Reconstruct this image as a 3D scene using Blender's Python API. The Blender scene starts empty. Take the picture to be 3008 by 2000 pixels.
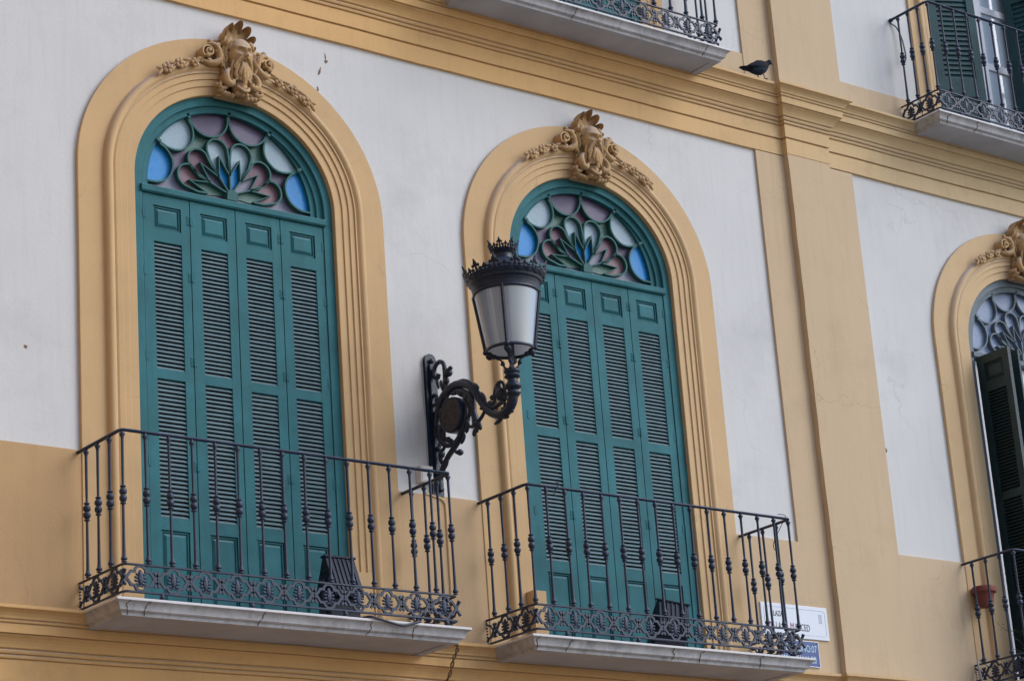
import bpy, bmesh, math, random
from math import sin, cos, pi, sqrt, radians
from mathutils import Vector, Matrix
random.seed(7)
S = bpy.context.scene
COL = S.collection

# ------------------------------------------------------------------ camera, sky, sun, exposure
cam_data = bpy.data.cameras.new("camera")
cam = bpy.data.objects.new("camera", cam_data)
COL.objects.link(cam)
cam.location = (-8.70139, -13.85135, -6.659)
cam.rotation_euler = (1.89392, 0.06971, -0.65282)
cam_data.sensor_width = 36
cam_data.lens = 87.0276
cam_data.clip_end = 2000
S.camera = cam

SUN_EL, SUN_AZ = radians(38), radians(131)      # azimuth clockwise from +Y (north)
world = bpy.data.worlds.new("World")
S.world = world
world.use_nodes = True
wn = world.node_tree
bg = wn.nodes["Background"]
sky = wn.nodes.new("ShaderNodeTexSky")
sky.sky_type = 'NISHITA'
sky.sun_disc = False
sky.sun_elevation = SUN_EL
sky.sun_rotation = SUN_AZ
sky.dust_density = 1.0
sky.air_density = 1.0
sky.ozone_density = 1.0
wn.links.new(sky.outputs[0], bg.inputs[0])
bg.inputs[1].default_value = 0.15

sun_data = bpy.data.lights.new("sun", 'SUN')
sun_data.energy = .95
sun_data.angle = radians(38)
sun_data.color = (0.97, 0.975, 1.0)
sun = bpy.data.objects.new("sun", sun_data)
COL.objects.link(sun)
sd = Vector((sin(SUN_AZ) * cos(SUN_EL), cos(SUN_AZ) * cos(SUN_EL), sin(SUN_EL)))
sun.rotation_euler = sd.to_track_quat('Z', 'Y').to_euler()
sun.location = (20, -20, 20)

S.view_settings.view_transform = 'Standard'
S.view_settings.look = 'None'
S.view_settings.gamma = 1
S.view_settings.use_curve_mapping = False
S.view_settings.exposure = 0.6
S.render.resolution_x, S.render.resolution_y = 1024, 680

# ------------------------------------------------------------------ materials
def mat(name, col, rough=0.7, metal=0.0, vary=0.12, scale=3.0, bump=0.0, bscale=60.0,
        streak=0.0, dirt=None, dirt_amt=0.0, dirt_scale=2.0, dust=None, dust_amt=0.0, spec=0.5, speck=0.0,
        speck_col=(0.1, 0.08, 0.07), x_tone=None, crack=0.0, crack_scale=.55):
    m = bpy.data.materials.new(name)
    m.use_nodes = True
    nt = m.node_tree
    N, L = nt.nodes, nt.links
    b = N["Principled BSDF"]
    b.inputs["Roughness"].default_value = rough
    b.inputs["Metallic"].default_value = metal
    b.inputs["Specular IOR Level"].default_value = spec
    geo = N.new("ShaderNodeNewGeometry")
    pos = geo.outputs["Position"]
    def noise(scale, detail=4, vec=pos, rgh=0.55):
        n = N.new("ShaderNodeTexNoise")
        n.inputs["Scale"].default_value = scale
        n.inputs["Detail"].default_value = detail
        n.inputs["Roughness"].default_value = rgh
        L.new(vec, n.inputs["Vector"])
        return n.outputs["Fac"]
    def ramp(fac, a, b_, lo=0.0, hi=1.0):
        r = N.new("ShaderNodeMapRange")
        r.inputs[1].default_value = a
        r.inputs[2].default_value = b_
        r.inputs[3].default_value = lo
        r.inputs[4].default_value = hi
        L.new(fac, r.inputs[0])
        return r.outputs[0]
    def mix(fac, c1, c2):
        x = N.new("ShaderNodeMix")
        x.data_type = 'RGBA'
        if isinstance(fac, float):
            x.inputs[0].default_value = fac
        else:
            L.new(fac, x.inputs[0])
        for i, c in ((6, c1), (7, c2)):
            if isinstance(c, tuple):
                x.inputs[i].default_value = (c[0], c[1], c[2], 1)
            else:
                L.new(c, x.inputs[i])
        return x.outputs[2]
    def mul(a, k):
        q = N.new("ShaderNodeMath")
        q.operation = 'MULTIPLY'
        L.new(a, q.inputs[0])
        if isinstance(k, float):
            q.inputs[1].default_value = k
        else:
            L.new(k, q.inputs[1])
        return q.outputs[0]
    lo = tuple(c * (1 - vary) for c in col)
    hi = tuple(min(1, c * (1 + vary)) for c in col)
    c = mix(ramp(noise(scale), 0.3, 0.7), lo, hi)
    if x_tone:                                   # paler second colour blended in towards the right end
        fx = N.new("ShaderNodeSeparateXYZ")
        L.new(pos, fx.inputs[0])
        c = mix(ramp(fx.outputs[0], x_tone[0], x_tone[1], 0.0, 1.0), c, x_tone[2])
    if streak > 0:
        mp = N.new("ShaderNodeMapping")
        mp.inputs["Scale"].default_value = (9, 9, 0.7)
        L.new(pos, mp.inputs["Vector"])
        s = ramp(noise(2.2, 5, mp.outputs[0]), 0.5, 0.85, 0.0, streak)
        c = mix(s, c, tuple(x * 0.45 for x in col))
    if dirt:
        d = ramp(noise(dirt_scale, 9, rgh=0.72), 0.52, 0.75, 0.0, dirt_amt)
        c = mix(d, c, dirt)
    if crack > 0:                              # hairline cracks where an old movement opened the skin
        wv = N.new("ShaderNodeTexNoise")
        wv.inputs["Scale"].default_value = 2.6
        wv.inputs["Detail"].default_value = 6
        L.new(pos, wv.inputs["Vector"])
        ad = N.new("ShaderNodeVectorMath")
        ad.operation = 'MULTIPLY_ADD'
        L.new(wv.outputs["Color"], ad.inputs[0])
        ad.inputs[1].default_value = (.55, .55, .55)
        L.new(pos, ad.inputs[2])
        vo = N.new("ShaderNodeTexVoronoi")
        vo.feature = 'DISTANCE_TO_EDGE'
        vo.inputs["Scale"].default_value = crack_scale
        L.new(ad.outputs[0], vo.inputs["Vector"])
        ln_ = ramp(vo.outputs["Distance"], .0005, .0030, 1.0, 0.0)
        ln_ = mul(ln_, ramp(noise(.9, 3), .50, .60, 0.0, crack))
        c = mix(ln_, c, tuple(x * .42 for x in col))
    if speck > 0:
        d = ramp(noise(28, 6, rgh=0.8), 0.665, 0.70, 0.0, speck)
        c = mix(d, c, speck_col)
    if dust:
        sx = N.new("ShaderNodeSeparateXYZ")
        L.new(geo.outputs["Normal"], sx.inputs[0])
        u = ramp(sx.outputs[2], 0.05, 0.75, 0.0, 1.0)
        u = mul(u, ramp(noise(22, 4), 0.25, 0.6, 0.35, 1.0))
        c = mix(mul(u, float(dust_amt)), c, dust)
    L.new(c, b.inputs["Base Color"])
    if bump > 0:
        bn = N.new("ShaderNodeBump")
        bn.inputs["Strength"].default_value = bump
        bn.inputs["Distance"].default_value = 0.01
        L.new(noise(bscale, 5), bn.inputs["Height"])
        L.new(bn.outputs[0], b.inputs["Normal"])
    return m

M = {}
M['white'] = mat("white_plaster", (0.65, 0.64, 0.63), .92, vary=.045, scale=.9, bump=.16, bscale=42, streak=.14,
                 dirt=(.42, .405, .415), dirt_amt=.38, dirt_scale=1.1, spec=.15, crack=.2, crack_scale=.4)
M['yellow'] = mat("ochre_plaster", (0.53, 0.34, 0.172), .85, vary=.05, scale=1.4, bump=.16, bscale=45, streak=.14,
                  dirt=(.36, .25, .16), dirt_amt=.30, dirt_scale=1.7, spec=.25, x_tone=(-1.0, 6.5, (.60, .455, .30)), crack=.3)
M['trim'] = mat("ochre_moulding", (0.60, 0.395, 0.20), .75, vary=.05, scale=2.2, bump=.08, bscale=50, streak=.10,
                dirt=(.38, .26, .16), dirt_amt=.30, dirt_scale=3.5, dust=(.42, .41, .43), dust_amt=.75, spec=.25, x_tone=(0., 8.0, (.61, .43, .245)), crack=.35)
M['cornice'] = mat("ochre_cornice", (0.68, 0.42, 0.185), .8, vary=.06, scale=1.6, bump=.1, bscale=50, streak=.16,
                   dirt=(.36, .23, .12), dirt_amt=.35, dirt_scale=3.0, dust=(.46, .44, .43), dust_amt=.85, spec=.2, x_tone=(3.4, 7.5, (.62, .47, .28)))
M['lowwall'] = mat("deep_ochre_plaster", (0.48, 0.265, 0.11), .85, vary=.08, scale=1.6, bump=.12, streak=.15, dirt=(.30, .17, .10), dirt_amt=.4, dirt_scale=2)
M['mask'] = mat("ochre_carved_stone", (0.50, 0.32, 0.155), .8, vary=.16, scale=14, bump=.35, bscale=70,
                dirt=(.17, .095, .045), dirt_amt=.6, dirt_scale=15, dust=(.40, .37, .38), dust_amt=.8, spec=.25)
M['line'] = mat("grime_in_joint", (0.16, 0.095, 0.05), .95, vary=.2, scale=8)
M['green'] = mat("teal_paint", (0.033, 0.150, 0.172), .65, vary=.2, scale=2.6, bump=.18, bscale=90, streak=.35,
                 dirt=(.026, .10, .115), dirt_amt=.45, dirt_scale=5, dust=(.19, .29, .32), dust_amt=.7, spec=.2, speck=.55, speck_col=(.13, .24, .25))
M['louvre'] = mat("weathered_teal_louvre", (0.15, 0.235, 0.265), .75, vary=.18, scale=9, bump=.1, bscale=90,
                  dirt=(.12, .2, .21), dirt_amt=.5, dirt_scale=9, dust=(.24, .30, .33), dust_amt=.5, spec=.2)
M['grille'] = mat("dark_teal_grille", (0.034, 0.125, 0.122), .6, vary=.15, scale=9, dust=(.08, .16, .17), dust_amt=.6, spec=.25)
M['greygreen'] = mat("faded_grey_blue_paint", (0.12, 0.16, 0.19), .65, vary=.14, scale=6, bump=.1, dust=(.25, .28, .31), dust_amt=.6)
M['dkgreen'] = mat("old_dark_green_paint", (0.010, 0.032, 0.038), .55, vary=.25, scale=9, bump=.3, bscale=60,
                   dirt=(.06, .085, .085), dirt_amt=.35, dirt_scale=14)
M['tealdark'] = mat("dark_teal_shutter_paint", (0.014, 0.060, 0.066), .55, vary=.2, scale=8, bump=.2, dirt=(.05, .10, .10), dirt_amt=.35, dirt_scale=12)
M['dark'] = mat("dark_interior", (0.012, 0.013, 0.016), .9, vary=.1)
M['iron'] = mat("dark_painted_iron", (0.012, 0.024, 0.058), .5, vary=.25, scale=30, bump=.2, bscale=130,
                dirt=(.05, .045, .055), dirt_amt=.3, dirt_scale=20, dust=(.08, .10, .155), dust_amt=.55, spec=.5)
M['ironblk'] = mat("black_cast_iron", (0.006, 0.013, 0.034), .42, vary=.3, scale=30, bump=.2, bscale=110,
                   dust=(.045, .065, .12), dust_amt=.5, spec=.5)
M['bronze'] = mat("tarnished_bronze_relief", (0.040, 0.032, 0.032), .6, .1, vary=.4, scale=26, bump=1.0, bscale=45)
M['marble'] = mat("worn_grey_marble", (0.46, 0.455, 0.47), .65, vary=.16, scale=6, bump=.2, bscale=45, streak=.75,
                  dirt=(.10, .098, .10), dirt_amt=.75, dirt_scale=4.2, spec=.2)
M['marbletop'] = mat("clean_marble_edge", (0.66, 0.645, 0.66), .5, vary=.05, scale=6, spec=.3, dirt=(.4, .38, .37), dirt_amt=.3, dirt_scale=9)
M['soffit'] = mat("stained_marble_soffit", (0.42, 0.44, 0.49), .8, vary=.12, scale=2.5, dirt=(.26, .25, .25), dirt_amt=.5, dirt_scale=3)
M['terra'] = mat("terracotta", (0.20, 0.05, 0.038), .7, vary=.2, scale=18, bump=.2)
M['wood'] = mat("dry_twig", (0.11, 0.07, 0.05), .8, vary=.3, scale=20)
M['leaf'] = mat("plant_leaf", (0.05, 0.10, 0.03), .6, vary=.4, scale=20)
M['wframe'] = mat("white_window_paint", (0.72, 0.73, 0.79), .5, vary=.05, scale=5)
M['signw'] = mat("white_enamel_sign", (0.68, 0.72, 0.80), .25, vary=.02, scale=5)
M['signb'] = mat("blue_enamel_sign", (0.022, 0.065, 0.25), .4, vary=.1, scale=9)
M['signlet'] = mat("pale_blue_letter_enamel", (0.38, 0.52, 0.64), .4)
M['ink'] = mat("dark_ink", (0.085, 0.085, 0.10), .5)
M['inkred'] = mat("red_ink", (0.42, 0.12, 0.14), .5)
M['inkgrey'] = mat("grey_ink", (0.38, 0.40, 0.48), .5)
M['plug'] = mat("white_plastic", (0.60, 0.58, 0.56), .5, vary=.08, scale=9)
M['cable'] = mat("black_cable", (0.03, 0.035, 0.06), .5)
M['cableb'] = mat("brown_cable", (0.17, 0.085, 0.04), .7, vary=.3, scale=30)
M['flood'] = mat("blue_black_metal", (0.007, 0.013, 0.034), .55, .2, vary=.15, scale=12)
M['chip'] = mat("exposed_brown_plaster", (0.22, 0.13, 0.085), .95, vary=.3, scale=60)
M['bird'] = mat("slate_feathers", (0.006, 0.009, 0.017), .8, vary=.35, scale=30, dirt=(.016, .026, .04), dirt_amt=.6, dirt_scale=14, spec=.2)
M['birdneck'] = mat("iridescent_neck", (0.004, 0.007, 0.011), .85, vary=.3, scale=40, spec=.1)
M['birdlight'] = mat("pale_grey_feathers", (0.022, 0.038, 0.055), .8, vary=.2, scale=30, spec=.2)
M['birdleg'] = mat("pink_bird_leg", (0.22, 0.10, 0.10), .6)
M['paving'] = mat("stone_paving", (0.19, 0.18, 0.17), .85, vary=.12, scale=1.5, bump=.2, bscale=8)

def glassmat(name, col, rough=.28, speck=.10):
    m = mat(name, col, rough, vary=speck, scale=60, bump=.25, bscale=160, spec=.3, dirt=tuple(x * .55 for x in col), dirt_amt=.5, dirt_scale=6)
    return m
G_ = {}
G_['blue'] = glassmat("blue_stained_glass", (0.006, 0.23, 0.60))
G_['white'] = glassmat("pale_blue_glass", (0.30, 0.41, 0.48))
G_['purple'] = glassmat("purple_stained_glass", (0.115, 0.095, 0.165))
G_['mauve'] = glassmat("mauve_stained_glass", (0.145, 0.07, 0.11))
G_['pink'] = glassmat("dusty_pink_glass", (0.22, 0.125, 0.15))
G_['green'] = glassmat("green_stained_glass", (0.07, 0.165, 0.135))
G_['lav'] = glassmat("lavender_glass", (0.20, 0.20, 0.28))
G_['grey'] = glassmat("grey_lavender_glass", (0.22, 0.28, 0.42))
def clear_glass():
    m = bpy.data.materials.new("window_glass")
    m.use_nodes = True
    b = m.node_tree.nodes["Principled BSDF"]
    b.inputs["Base Color"].default_value = (.46, .53, .62, 1)
    b.inputs["Roughness"].default_value = .08
    b.inputs["Specular IOR Level"].default_value = .8
    return m
M['pane'] = clear_glass()
def frosted():
    m = bpy.data.materials.new("frosted_lamp_glass")
    m.use_nodes = True
    N, L = m.node_tree.nodes, m.node_tree.links
    b = N["Principled BSDF"]
    b.inputs["Base Color"].default_value = (.36, .42, .52, 1)
    b.inputs["Roughness"].default_value = .26
    b.inputs["Specular IOR Level"].default_value = .9
    b.inputs["Coat Weight"].default_value = 1.0
    b.inputs["Coat Roughness"].default_value = .10
    b.inputs["Roughness"].default_value = .13
    tr = N.new("ShaderNodeBsdfTranslucent")
    tr.inputs[0].default_value = (.80, .80, .84, 1)
    mx = N.new("ShaderNodeMixShader")
    mx.inputs[0].default_value = .26
    L.new(b.outputs[0], mx.inputs[1])
    L.new(tr.outputs[0], mx.inputs[2])
    L.new(mx.outputs[0], N["Material Output"].inputs[0])
    return m
M['frost'] = frosted()

# ------------------------------------------------------------------ mesh helpers
class MB:
    def __init__(s):
        s.v, s.f, s.m = [], [], []
        s.cur = 0
    def add(s, vs, fs):
        o = len(s.v)
        s.v += [tuple(p) for p in vs]
        s.f += [tuple(i + o for i in f) for f in fs]
        s.m += [s.cur] * len(fs)
        return s
    def box(s, x0, x1, y0, y1, z0, z1):
        return s.add([(x0, y0, z0), (x1, y0, z0), (x1, y1, z0), (x0, y1, z0), (x0, y0, z1), (x1, y0, z1), (x1, y1, z1), (x0, y1, z1)],
                     [(0, 3, 2, 1), (4, 5, 6, 7), (0, 1, 5, 4), (1, 2, 6, 5), (2, 3, 7, 6), (3, 0, 4, 7)])
    def obox(s, c, ux, uy, uz):
        c, ux, uy, uz = map(Vector, (c, ux, uy, uz))
        vs = [c + a * ux + b * uy + d * uz for d in (-1, 1) for a, b in ((-1, -1), (1, -1), (1, 1), (-1, 1))]
        return s.add(vs, [(0, 3, 2, 1), (4, 5, 6, 7), (0, 1, 5, 4), (1, 2, 6, 5), (2, 3, 7, 6), (3, 0, 4, 7)])
    def grid(s, rows, closed_u=False, closed_v=False, flip=False):
        n, k = len(rows), len(rows[0])
        vs = [p for r in rows for p in r]
        fs = []
        for i in range(n if closed_v else n - 1):
            for j in range(k if closed_u else k - 1):
                a, b = i * k + j, i * k + (j + 1) % k
                c, d = ((i + 1) % n) * k + (j + 1) % k, ((i + 1) % n) * k + j
                fs.append((a, d, c, b) if flip else (a, b, c, d))
        return s.add(vs, fs)
    def tube(s, path, r, n=8, caps=True, flat=1.0, up=None):
        P = [Vector(p) for p in path]
        R = r if isinstance(r, (list, tuple)) else [r] * len(P)
        rows = []
        prev = None
        for i, p in enumerate(P):
            t = (P[min(i + 1, len(P) - 1)] - P[max(i - 1, 0)])
            if t.length < 1e-9:
                t = Vector((0, 0, 1))
            t.normalize()
            if prev is None:
                a = Vector(up) if up else (Vector((0, 0, 1)) if abs(t.z) < .9 else Vector((1, 0, 0)))
            else:
                a = prev
            a = (a - t * a.dot(t))
            if a.length < 1e-6:
                a = t.orthogonal()
            a.normalize()
            prev = a
            b = t.cross(a)
            rows.append([p + (a * cos(2 * pi * j / n) + b * flat * sin(2 * pi * j / n)) * R[i] for j in range(n)])
        s.grid(rows, closed_u=True)
        if caps:
            o = len(s.v) - len(P) * n
            s.f += [tuple(o + j for j in range(n))[::-1], tuple(o + (len(P) - 1) * n + j for j in range(n))]
            s.m += [s.cur] * 2
        return s
    def lathe(s, prof, cx, cy, n=16, a0=0.0):
        rows = [[(cx + r * cos(a0 + 2 * pi * j / n), cy + r * sin(a0 + 2 * pi * j / n), z) for j in range(n)] for r, z in prof]
        s.grid(rows, closed_u=True)
        o = len(s.v) - len(prof) * n
        s.f += [tuple(o + j for j in range(n)), tuple(o + (len(prof) - 1) * n + j for j in range(n))[::-1]]
        s.m += [s.cur] * 2
        return s
    def ball(s, c, rx, ry=None, rz=None, n=10, k=7):
        ry = ry or rx
        rz = rz or rx
        rows = [[(c[0] + rx * sin(pi * i / k) * cos(2 * pi * j / n), c[1] + ry * sin(pi * i / k) * sin(2 * pi * j / n), c[2] + rz * cos(pi * i / k)) for j in range(n)] for i in range(k + 1)]
        return s.grid(rows, closed_u=True)
    def prism(s, poly, y0, y1):
        """polygon of (x,z) extruded from y0 (front) to y1"""
        n = len(poly)
        vs = [(x, y0, z) for x, z in poly] + [(x, y1, z) for x, z in poly]
        fs = [tuple(range(n)), tuple(range(2 * n - 1, n - 1, -1))]
        fs += [(i, i + n, (i + 1) % n + n, (i + 1) % n) for i in range(n)]
        return s.add(vs, fs)
    def bar(s, pts, w, y0, y1, closed=False):
        """flat bar following 2-D polyline (x,z), width w, from y0 (front) to y1 (back)"""
        P = [Vector((p[0], p[1])) for p in pts]
        n = len(P)
        L_, R_ = [], []
        for i in range(n):
            if closed:
                a, b = P[i - 1], P[(i + 1) % n]
            else:
                a, b = P[max(i - 1, 0)], P[min(i + 1, n - 1)]
            d1 = (P[i] - a)
            d2 = (b - P[i])
            d1 = d1.normalized() if d1.length > 1e-9 else d2.normalized()
            d2 = d2.normalized() if d2.length > 1e-9 else d1
            t = (d1 + d2)
            t = t.normalized() if t.length > 1e-6 else d1
            nn = Vector((-t.y, t.x))
            k = 1 / max(.45, nn.dot(Vector((-d1.y, d1.x))))
            L_.append(P[i] + nn * w / 2 * k)
            R_.append(P[i] - nn * w / 2 * k)
        rows = [[(l.x, y0, l.y), (r.x, y0, r.y), (r.x, y1, r.y), (l.x, y1, l.y)] for l, r in zip(L_, R_)]
        s.grid(rows, closed_u=True, closed_v=closed)
        if not closed:
            o = len(s.v) - n * 4
            s.f += [(o + 3, o + 2, o + 1, o), (o + n * 4 - 4, o + n * 4 - 3, o + n * 4 - 2, o + n * 4 - 1)]
            s.m += [s.cur] * 2
        return s
    def xform(s, M_, start=0):
        for i in range(start, len(s.v)):
            s.v[i] = tuple(M_ @ Vector(s.v[i]))
        return s
    def build(s, name, material, parent=None, smooth=None, bevel=0.0, label=None, fix=True):
        me = bpy.data.meshes.new(name)
        me.from_pydata([tuple(v) for v in s.v], [], s.f)
        mats = material if isinstance(material, (list, tuple)) else [material]
        for x in mats:
            me.materials.append(x)
        if len(mats) > 1:
            me.polygons.foreach_set("material_index", s.m)
        if fix:
            b = bmesh.new()
            b.from_mesh(me)
            bmesh.ops.recalc_face_normals(b, faces=b.faces)
            b.to_mesh(me)
            b.free()
        if smooth is not None:
            me.polygons.foreach_set("use_smooth", [True] * len(me.polygons))
            me.set_sharp_from_angle(angle=radians(smooth))
        me.update()
        o = bpy.data.objects.new(name, me)
        COL.objects.link(o)
        if parent:
            o.parent = parent
        if bevel:
            bv = o.modifiers.new("bevel", 'BEVEL')
            bv.width = bevel
            bv.segments = 2
            bv.limit_method = 'ANGLE'
            bv.angle_limit = radians(50)
        if label:
            o["label"] = label
        return o

def thing(name, label, cat, loc=(0, 0, 0), group=None):
    o = bpy.data.objects.new(name, None)
    COL.objects.link(o)
    o.location = loc
    o.empty_display_size = .1
    tag(o, label, cat, group, "thing")
    return o
def tag(o, label=None, cat=None, group=None, kind=None):
    if label: o["label"] = label
    if cat: o["category"] = cat
    if group: o["group"] = group
    if kind: o["kind"] = kind
    return o
def kids(o):
    return [c for c in bpy.data.objects if c.parent == o]
def copy_tree(o, parent=None):
    c = o.copy()
    COL.objects.link(c)
    c.parent = parent
    for ch in kids(o):
        copy_tree(ch, c)
    return c
def spline(pts, k=8):
    """Catmull-Rom through points"""
    P = [Vector(p) for p in pts]
    out = []
    for i in range(len(P) - 1):
        p0, p1, p2, p3 = P[max(i - 1, 0)], P[i], P[i + 1], P[min(i + 2, len(P) - 1)]
        for j in range(k):
            t = j / k
            out.append(.5 * ((2 * p1) + (p2 - p0) * t + (2 * p0 - 5 * p1 + 4 * p2 - p3) * t * t + (3 * p1 - p0 - 3 * p2 + p3) * t ** 3))
    out.append(P[-1])
    return out

# ------------------------------------------------------------------ key dimensions (metres; z = 0 at the springing of the arches)
SP = 3.2537                     # bay spacing
C3 = 8.400                      # centre of the bay right of the pilaster
CEN = [0.0, SP, C3]
PX0, PX1 = 5.515, 6.015           # pilaster
ZF = -3.145                     # balcony floor
GROUND = -8.26
X_L, X_R = -7.5, 15.5
ZTOP = 8.6

# ------------------------------------------------------------------ ground
g = MB()
g.add([(-300, -300, GROUND), (300, -300, GROUND), (300, 300, GROUND), (-300, 300, GROUND)], [(0, 1, 2, 3)])
tag(g.build("ground", M['paving']), "pale stone paving of the square in front of the facade", "ground", kind="structure")

# added unseen block: cuts the left sky and bounces warm ochre light
nb = MB()
nb.box(-15.0, -10.6, -24, -.5, GROUND, 13.5)
bounce_root = bpy.data.objects.new("bounce_block", None)
COL.objects.link(bounce_root)
bounce_root.location = (-14, -12, GROUND)
for k_, v_ in (("label", "added ochre block unseen beyond the left edge, cutting sky and bouncing warm light"), ("category", "bounce_block"), ("kind", "thing")):
    bounce_root[k_] = v_
def nchild(mb, name, m):  # parts of the added block
    o = mb.build(name, m, bounce_root, fix=True)
    o.location = (14, 12, -GROUND)
nchild(nb, "wall", M['lowwall'])
nb = MB()
nb.box(-15.2, -10.45, -24.3, -.3, 13.52, 13.8)
nchild(nb, "roof", M['terra'])
for fl_ in range(4):
    for k_ in range(6):
        nb = MB()
        y0_ = -22.5 + k_ * 3.6
        nb.box(-10.59, -10.54, y0_, y0_ + 1.3, GROUND + 1.2 + fl_ * 5, GROUND + 3.8 + fl_ * 5)
        nchild(nb, "window", M['green'])

# ------------------------------------------------------------------ building
bld = thing("building", "cream and ochre plastered building with moulded cornices and a flat pilaster", "building", (0, 0, GROUND))
def child(mb, name, m, par=bld, **kw):
    o = mb.build(name, m, par, **kw)
    if par == bld:
        o.location = (0, 0, -GROUND)
    return o
# white rendered wall with arched gaps left for the openings
w = MB()
def wall_bay(w, x0, x1, c, z0, z1, a, b, zb):
    """rectangle x0..x1, z0..z1 with an arched hole centred at c"""
    w.add([(x0, 0, z0), (c - a, 0, z0), (c - a, 0, z1), (x0, 0, z1)], [(0, 1, 2, 3)])
    w.add([(c + a, 0, z0), (x1, 0, z0), (x1, 0, z1), (c + a, 0, z1)], [(0, 1, 2, 3)])
    n = 32
    t = [pi - pi * i / n for i in range(n + 1)]
    lo = [(c + a * cos(q), 0, zb + b * sin(q)) for q in t]
    hi = [(c + a * cos(q), 0, z1) for q in t]
    w.grid([lo, hi])
edges = [(-1.97, SP / 2), (SP / 2, 5.40), (6.2, C3 + 1.95)]
for (x0, x1), c in zip(edges, CEN):
    wall_bay(w, x0, x1, c, -3.3, 1.5, .92, .84, 0)
w.add([(X_L, 0, -3.3), (-1.97, 0, -3.3), (-1.97, 0, 1.5), (X_L, 0, 1.5)], [(0, 1, 2, 3)])
w.add([(C3 + 1.95, 0, -3.3), (X_R, 0, -3.3), (X_R, 0, 1.5), (C3 + 1.95, 0, 1.5)], [(0, 1, 2, 3)])
# upper storey wall with rectangular gaps
UW = [(SP, .80), (C3, .80)]
xs = [X_L]
for c, hw in UW:
    xs += [c - hw, c + hw]
xs.append(X_R)
for i in range(0, len(xs), 2):
    w.add([(xs[i], 0, 1.5), (xs[i + 1], 0, 1.5), (xs[i + 1], 0, ZTOP), (xs[i], 0, ZTOP)], [(0, 1, 2, 3)])
for c, hw in UW:
    w.add([(c - hw, 0, 4.9), (c + hw, 0, 4.9), (c + hw, 0, ZTOP), (c - hw, 0, ZTOP)], [(0, 1, 2, 3)])
    w.add([(c - hw, 0, 1.5), (c + hw, 0, 1.5), (c + hw, 0, 1.9), (c - hw, 0, 1.9)], [(0, 1, 2, 3)])
child(w, "wall", M['white'], fix=False)
# solid body behind the facade
b_ = MB()
b_.box(X_L, X_R, .5, 9, GROUND, ZTOP + .02)
b_.box(X_L, X_R, 0.012, .48, GROUND, -3.32)
b_.box(X_L - .02, X_L - .002, 0, .5, GROUND, ZTOP)
b_.box(X_R + .002, X_R + .02, 0, .5, GROUND, ZTOP)
child(b_, "rear_block", M['yellow'])
rf = MB()
rf.box(X_L - .3, X_R + .3, -.12, 9.3, ZTOP + .03, ZTOP + .22)
child(rf, "roof", M['trim'])
# ochre fields
T = .02
def slab(kind, x0, x1, z0, z1, t=T):
    mb = MB()
    mb.box(x0, x1, -t, .03, z0, z1)
    return child(mb, kind, M['lowwall'] if kind == 'lower_wall' else M['yellow'])
dz = -2.035
for x0, x1 in ((X_L, -1.0), (1.0, SP - 1.0), (SP + 1.0, PX0 + .002), (PX1 - .002, C3 - 1.0), (C3 + 1.0, X_R)):
    slab("dado", x0, x1, -3.3, dz, .022)
slab("ochre_border", 5.19, PX0 + .002, dz, 1.39, .022)
slab("ochre_border", PX1 - .002, 6.343, dz, 1.39, .022)
slab("ochre_border", X_L, -2.6, dz, 1.39, .022)
slab("ochre_border", X_L, SP - .79, 1.96, 2.283, .014)
slab("ochre_border", SP + .79, 5.166, 1.96, 2.283, .014)
slab("ochre_border", 5.166, PX0 + .002, 1.96, ZTOP)
slab("ochre_border", PX1 - .002, 6.335, 1.96, ZTOP)
slab("ochre_border", 6.337, C3 - .79, 1.96, 2.283, .014)
slab("ochre_border", C3 + .79, X_R, 1.96, 2.283, .014)
slab("lower_wall", X_L, X_R, GROUND, -3.30, .03)
# pilaster
p = MB()
def wob(z):
    return .003 * sin(z * 2.1) + .002 * sin(z * 6.7 + 1) + .0015 * sin(z * 17)
n = 90
rows = []
for i in range(n + 1):
    z = -3.3 + (1.397 + 3.3) * i / n
    rows.append([(PX0 + wob(z), .02, z), (PX0 + wob(z), -.078, z), (PX1, -.078, z), (PX1, .02, z)])
p.grid(rows)
p.box(PX0, PX1, -.078, .02, 1.9, ZTOP)
p.box(PX0, PX1, -.085, .02, GROUND, -3.3)
child(p, "pilaster", M['yellow'])

# string course and cornice profiles: (protrusion, z)
PROF = [(.0, 1.395), (.026, 1.397), (.026, 1.536), (.012, 1.541), (.014, 1.546), (.034, 1.550), (.036, 1.664), (.028, 1.668), (.046, 1.672),
        (.050, 1.682), (.046, 1.692), (.040, 1.696), (.058, 1.700), (.064, 1.712), (.060, 1.722), (.052, 1.727), (.070, 1.733), (.076, 1.750),
        (.088, 1.770), (.104, 1.787), (.122, 1.799), (.126, 1.803), (.116, 1.807), (.136, 1.811), (.138, 1.866), (.130, 1.870), (.146, 1.876), (.148, 1.888),
        (.142, 1.892), (.156, 1.897), (.160, 1.912), (.172, 1.930), (.190, 1.943), (.206, 1.949), (.210, 1.952), (.210, 1.972), (.12, 1.985), (0, 1.99)]
def cornice(prof, name, dzz=0.0, brk=True, x0=X_L, x1=X_R, par=bld, m=None, seed=0):
    mb = MB()
    rnd = random.Random(seed)
    rows = []
    for (q, z) in prof:
        z = z + dzz
        e = q - .02
        row = []
        def seg(a, b, yy, k=50):
            for i in range(k + 1):
                x = a + (b - a) * i / k
                row.append((x, yy, z + .0022 * sin(x * 2.3 + dzz) + .0012 * sin(x * 7.1)))
        seg(x0, PX0 - e, -q)
        row.append((PX0 - e, -(q + .056), z))
        row.append((PX1 + e, -(q + .056), z))
        seg(PX1 + e, x1, -q)
        rows.append(row)
    mb.grid(rows)
    return child(mb, name, m or M['cornice'], par, fix=False)
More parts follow.
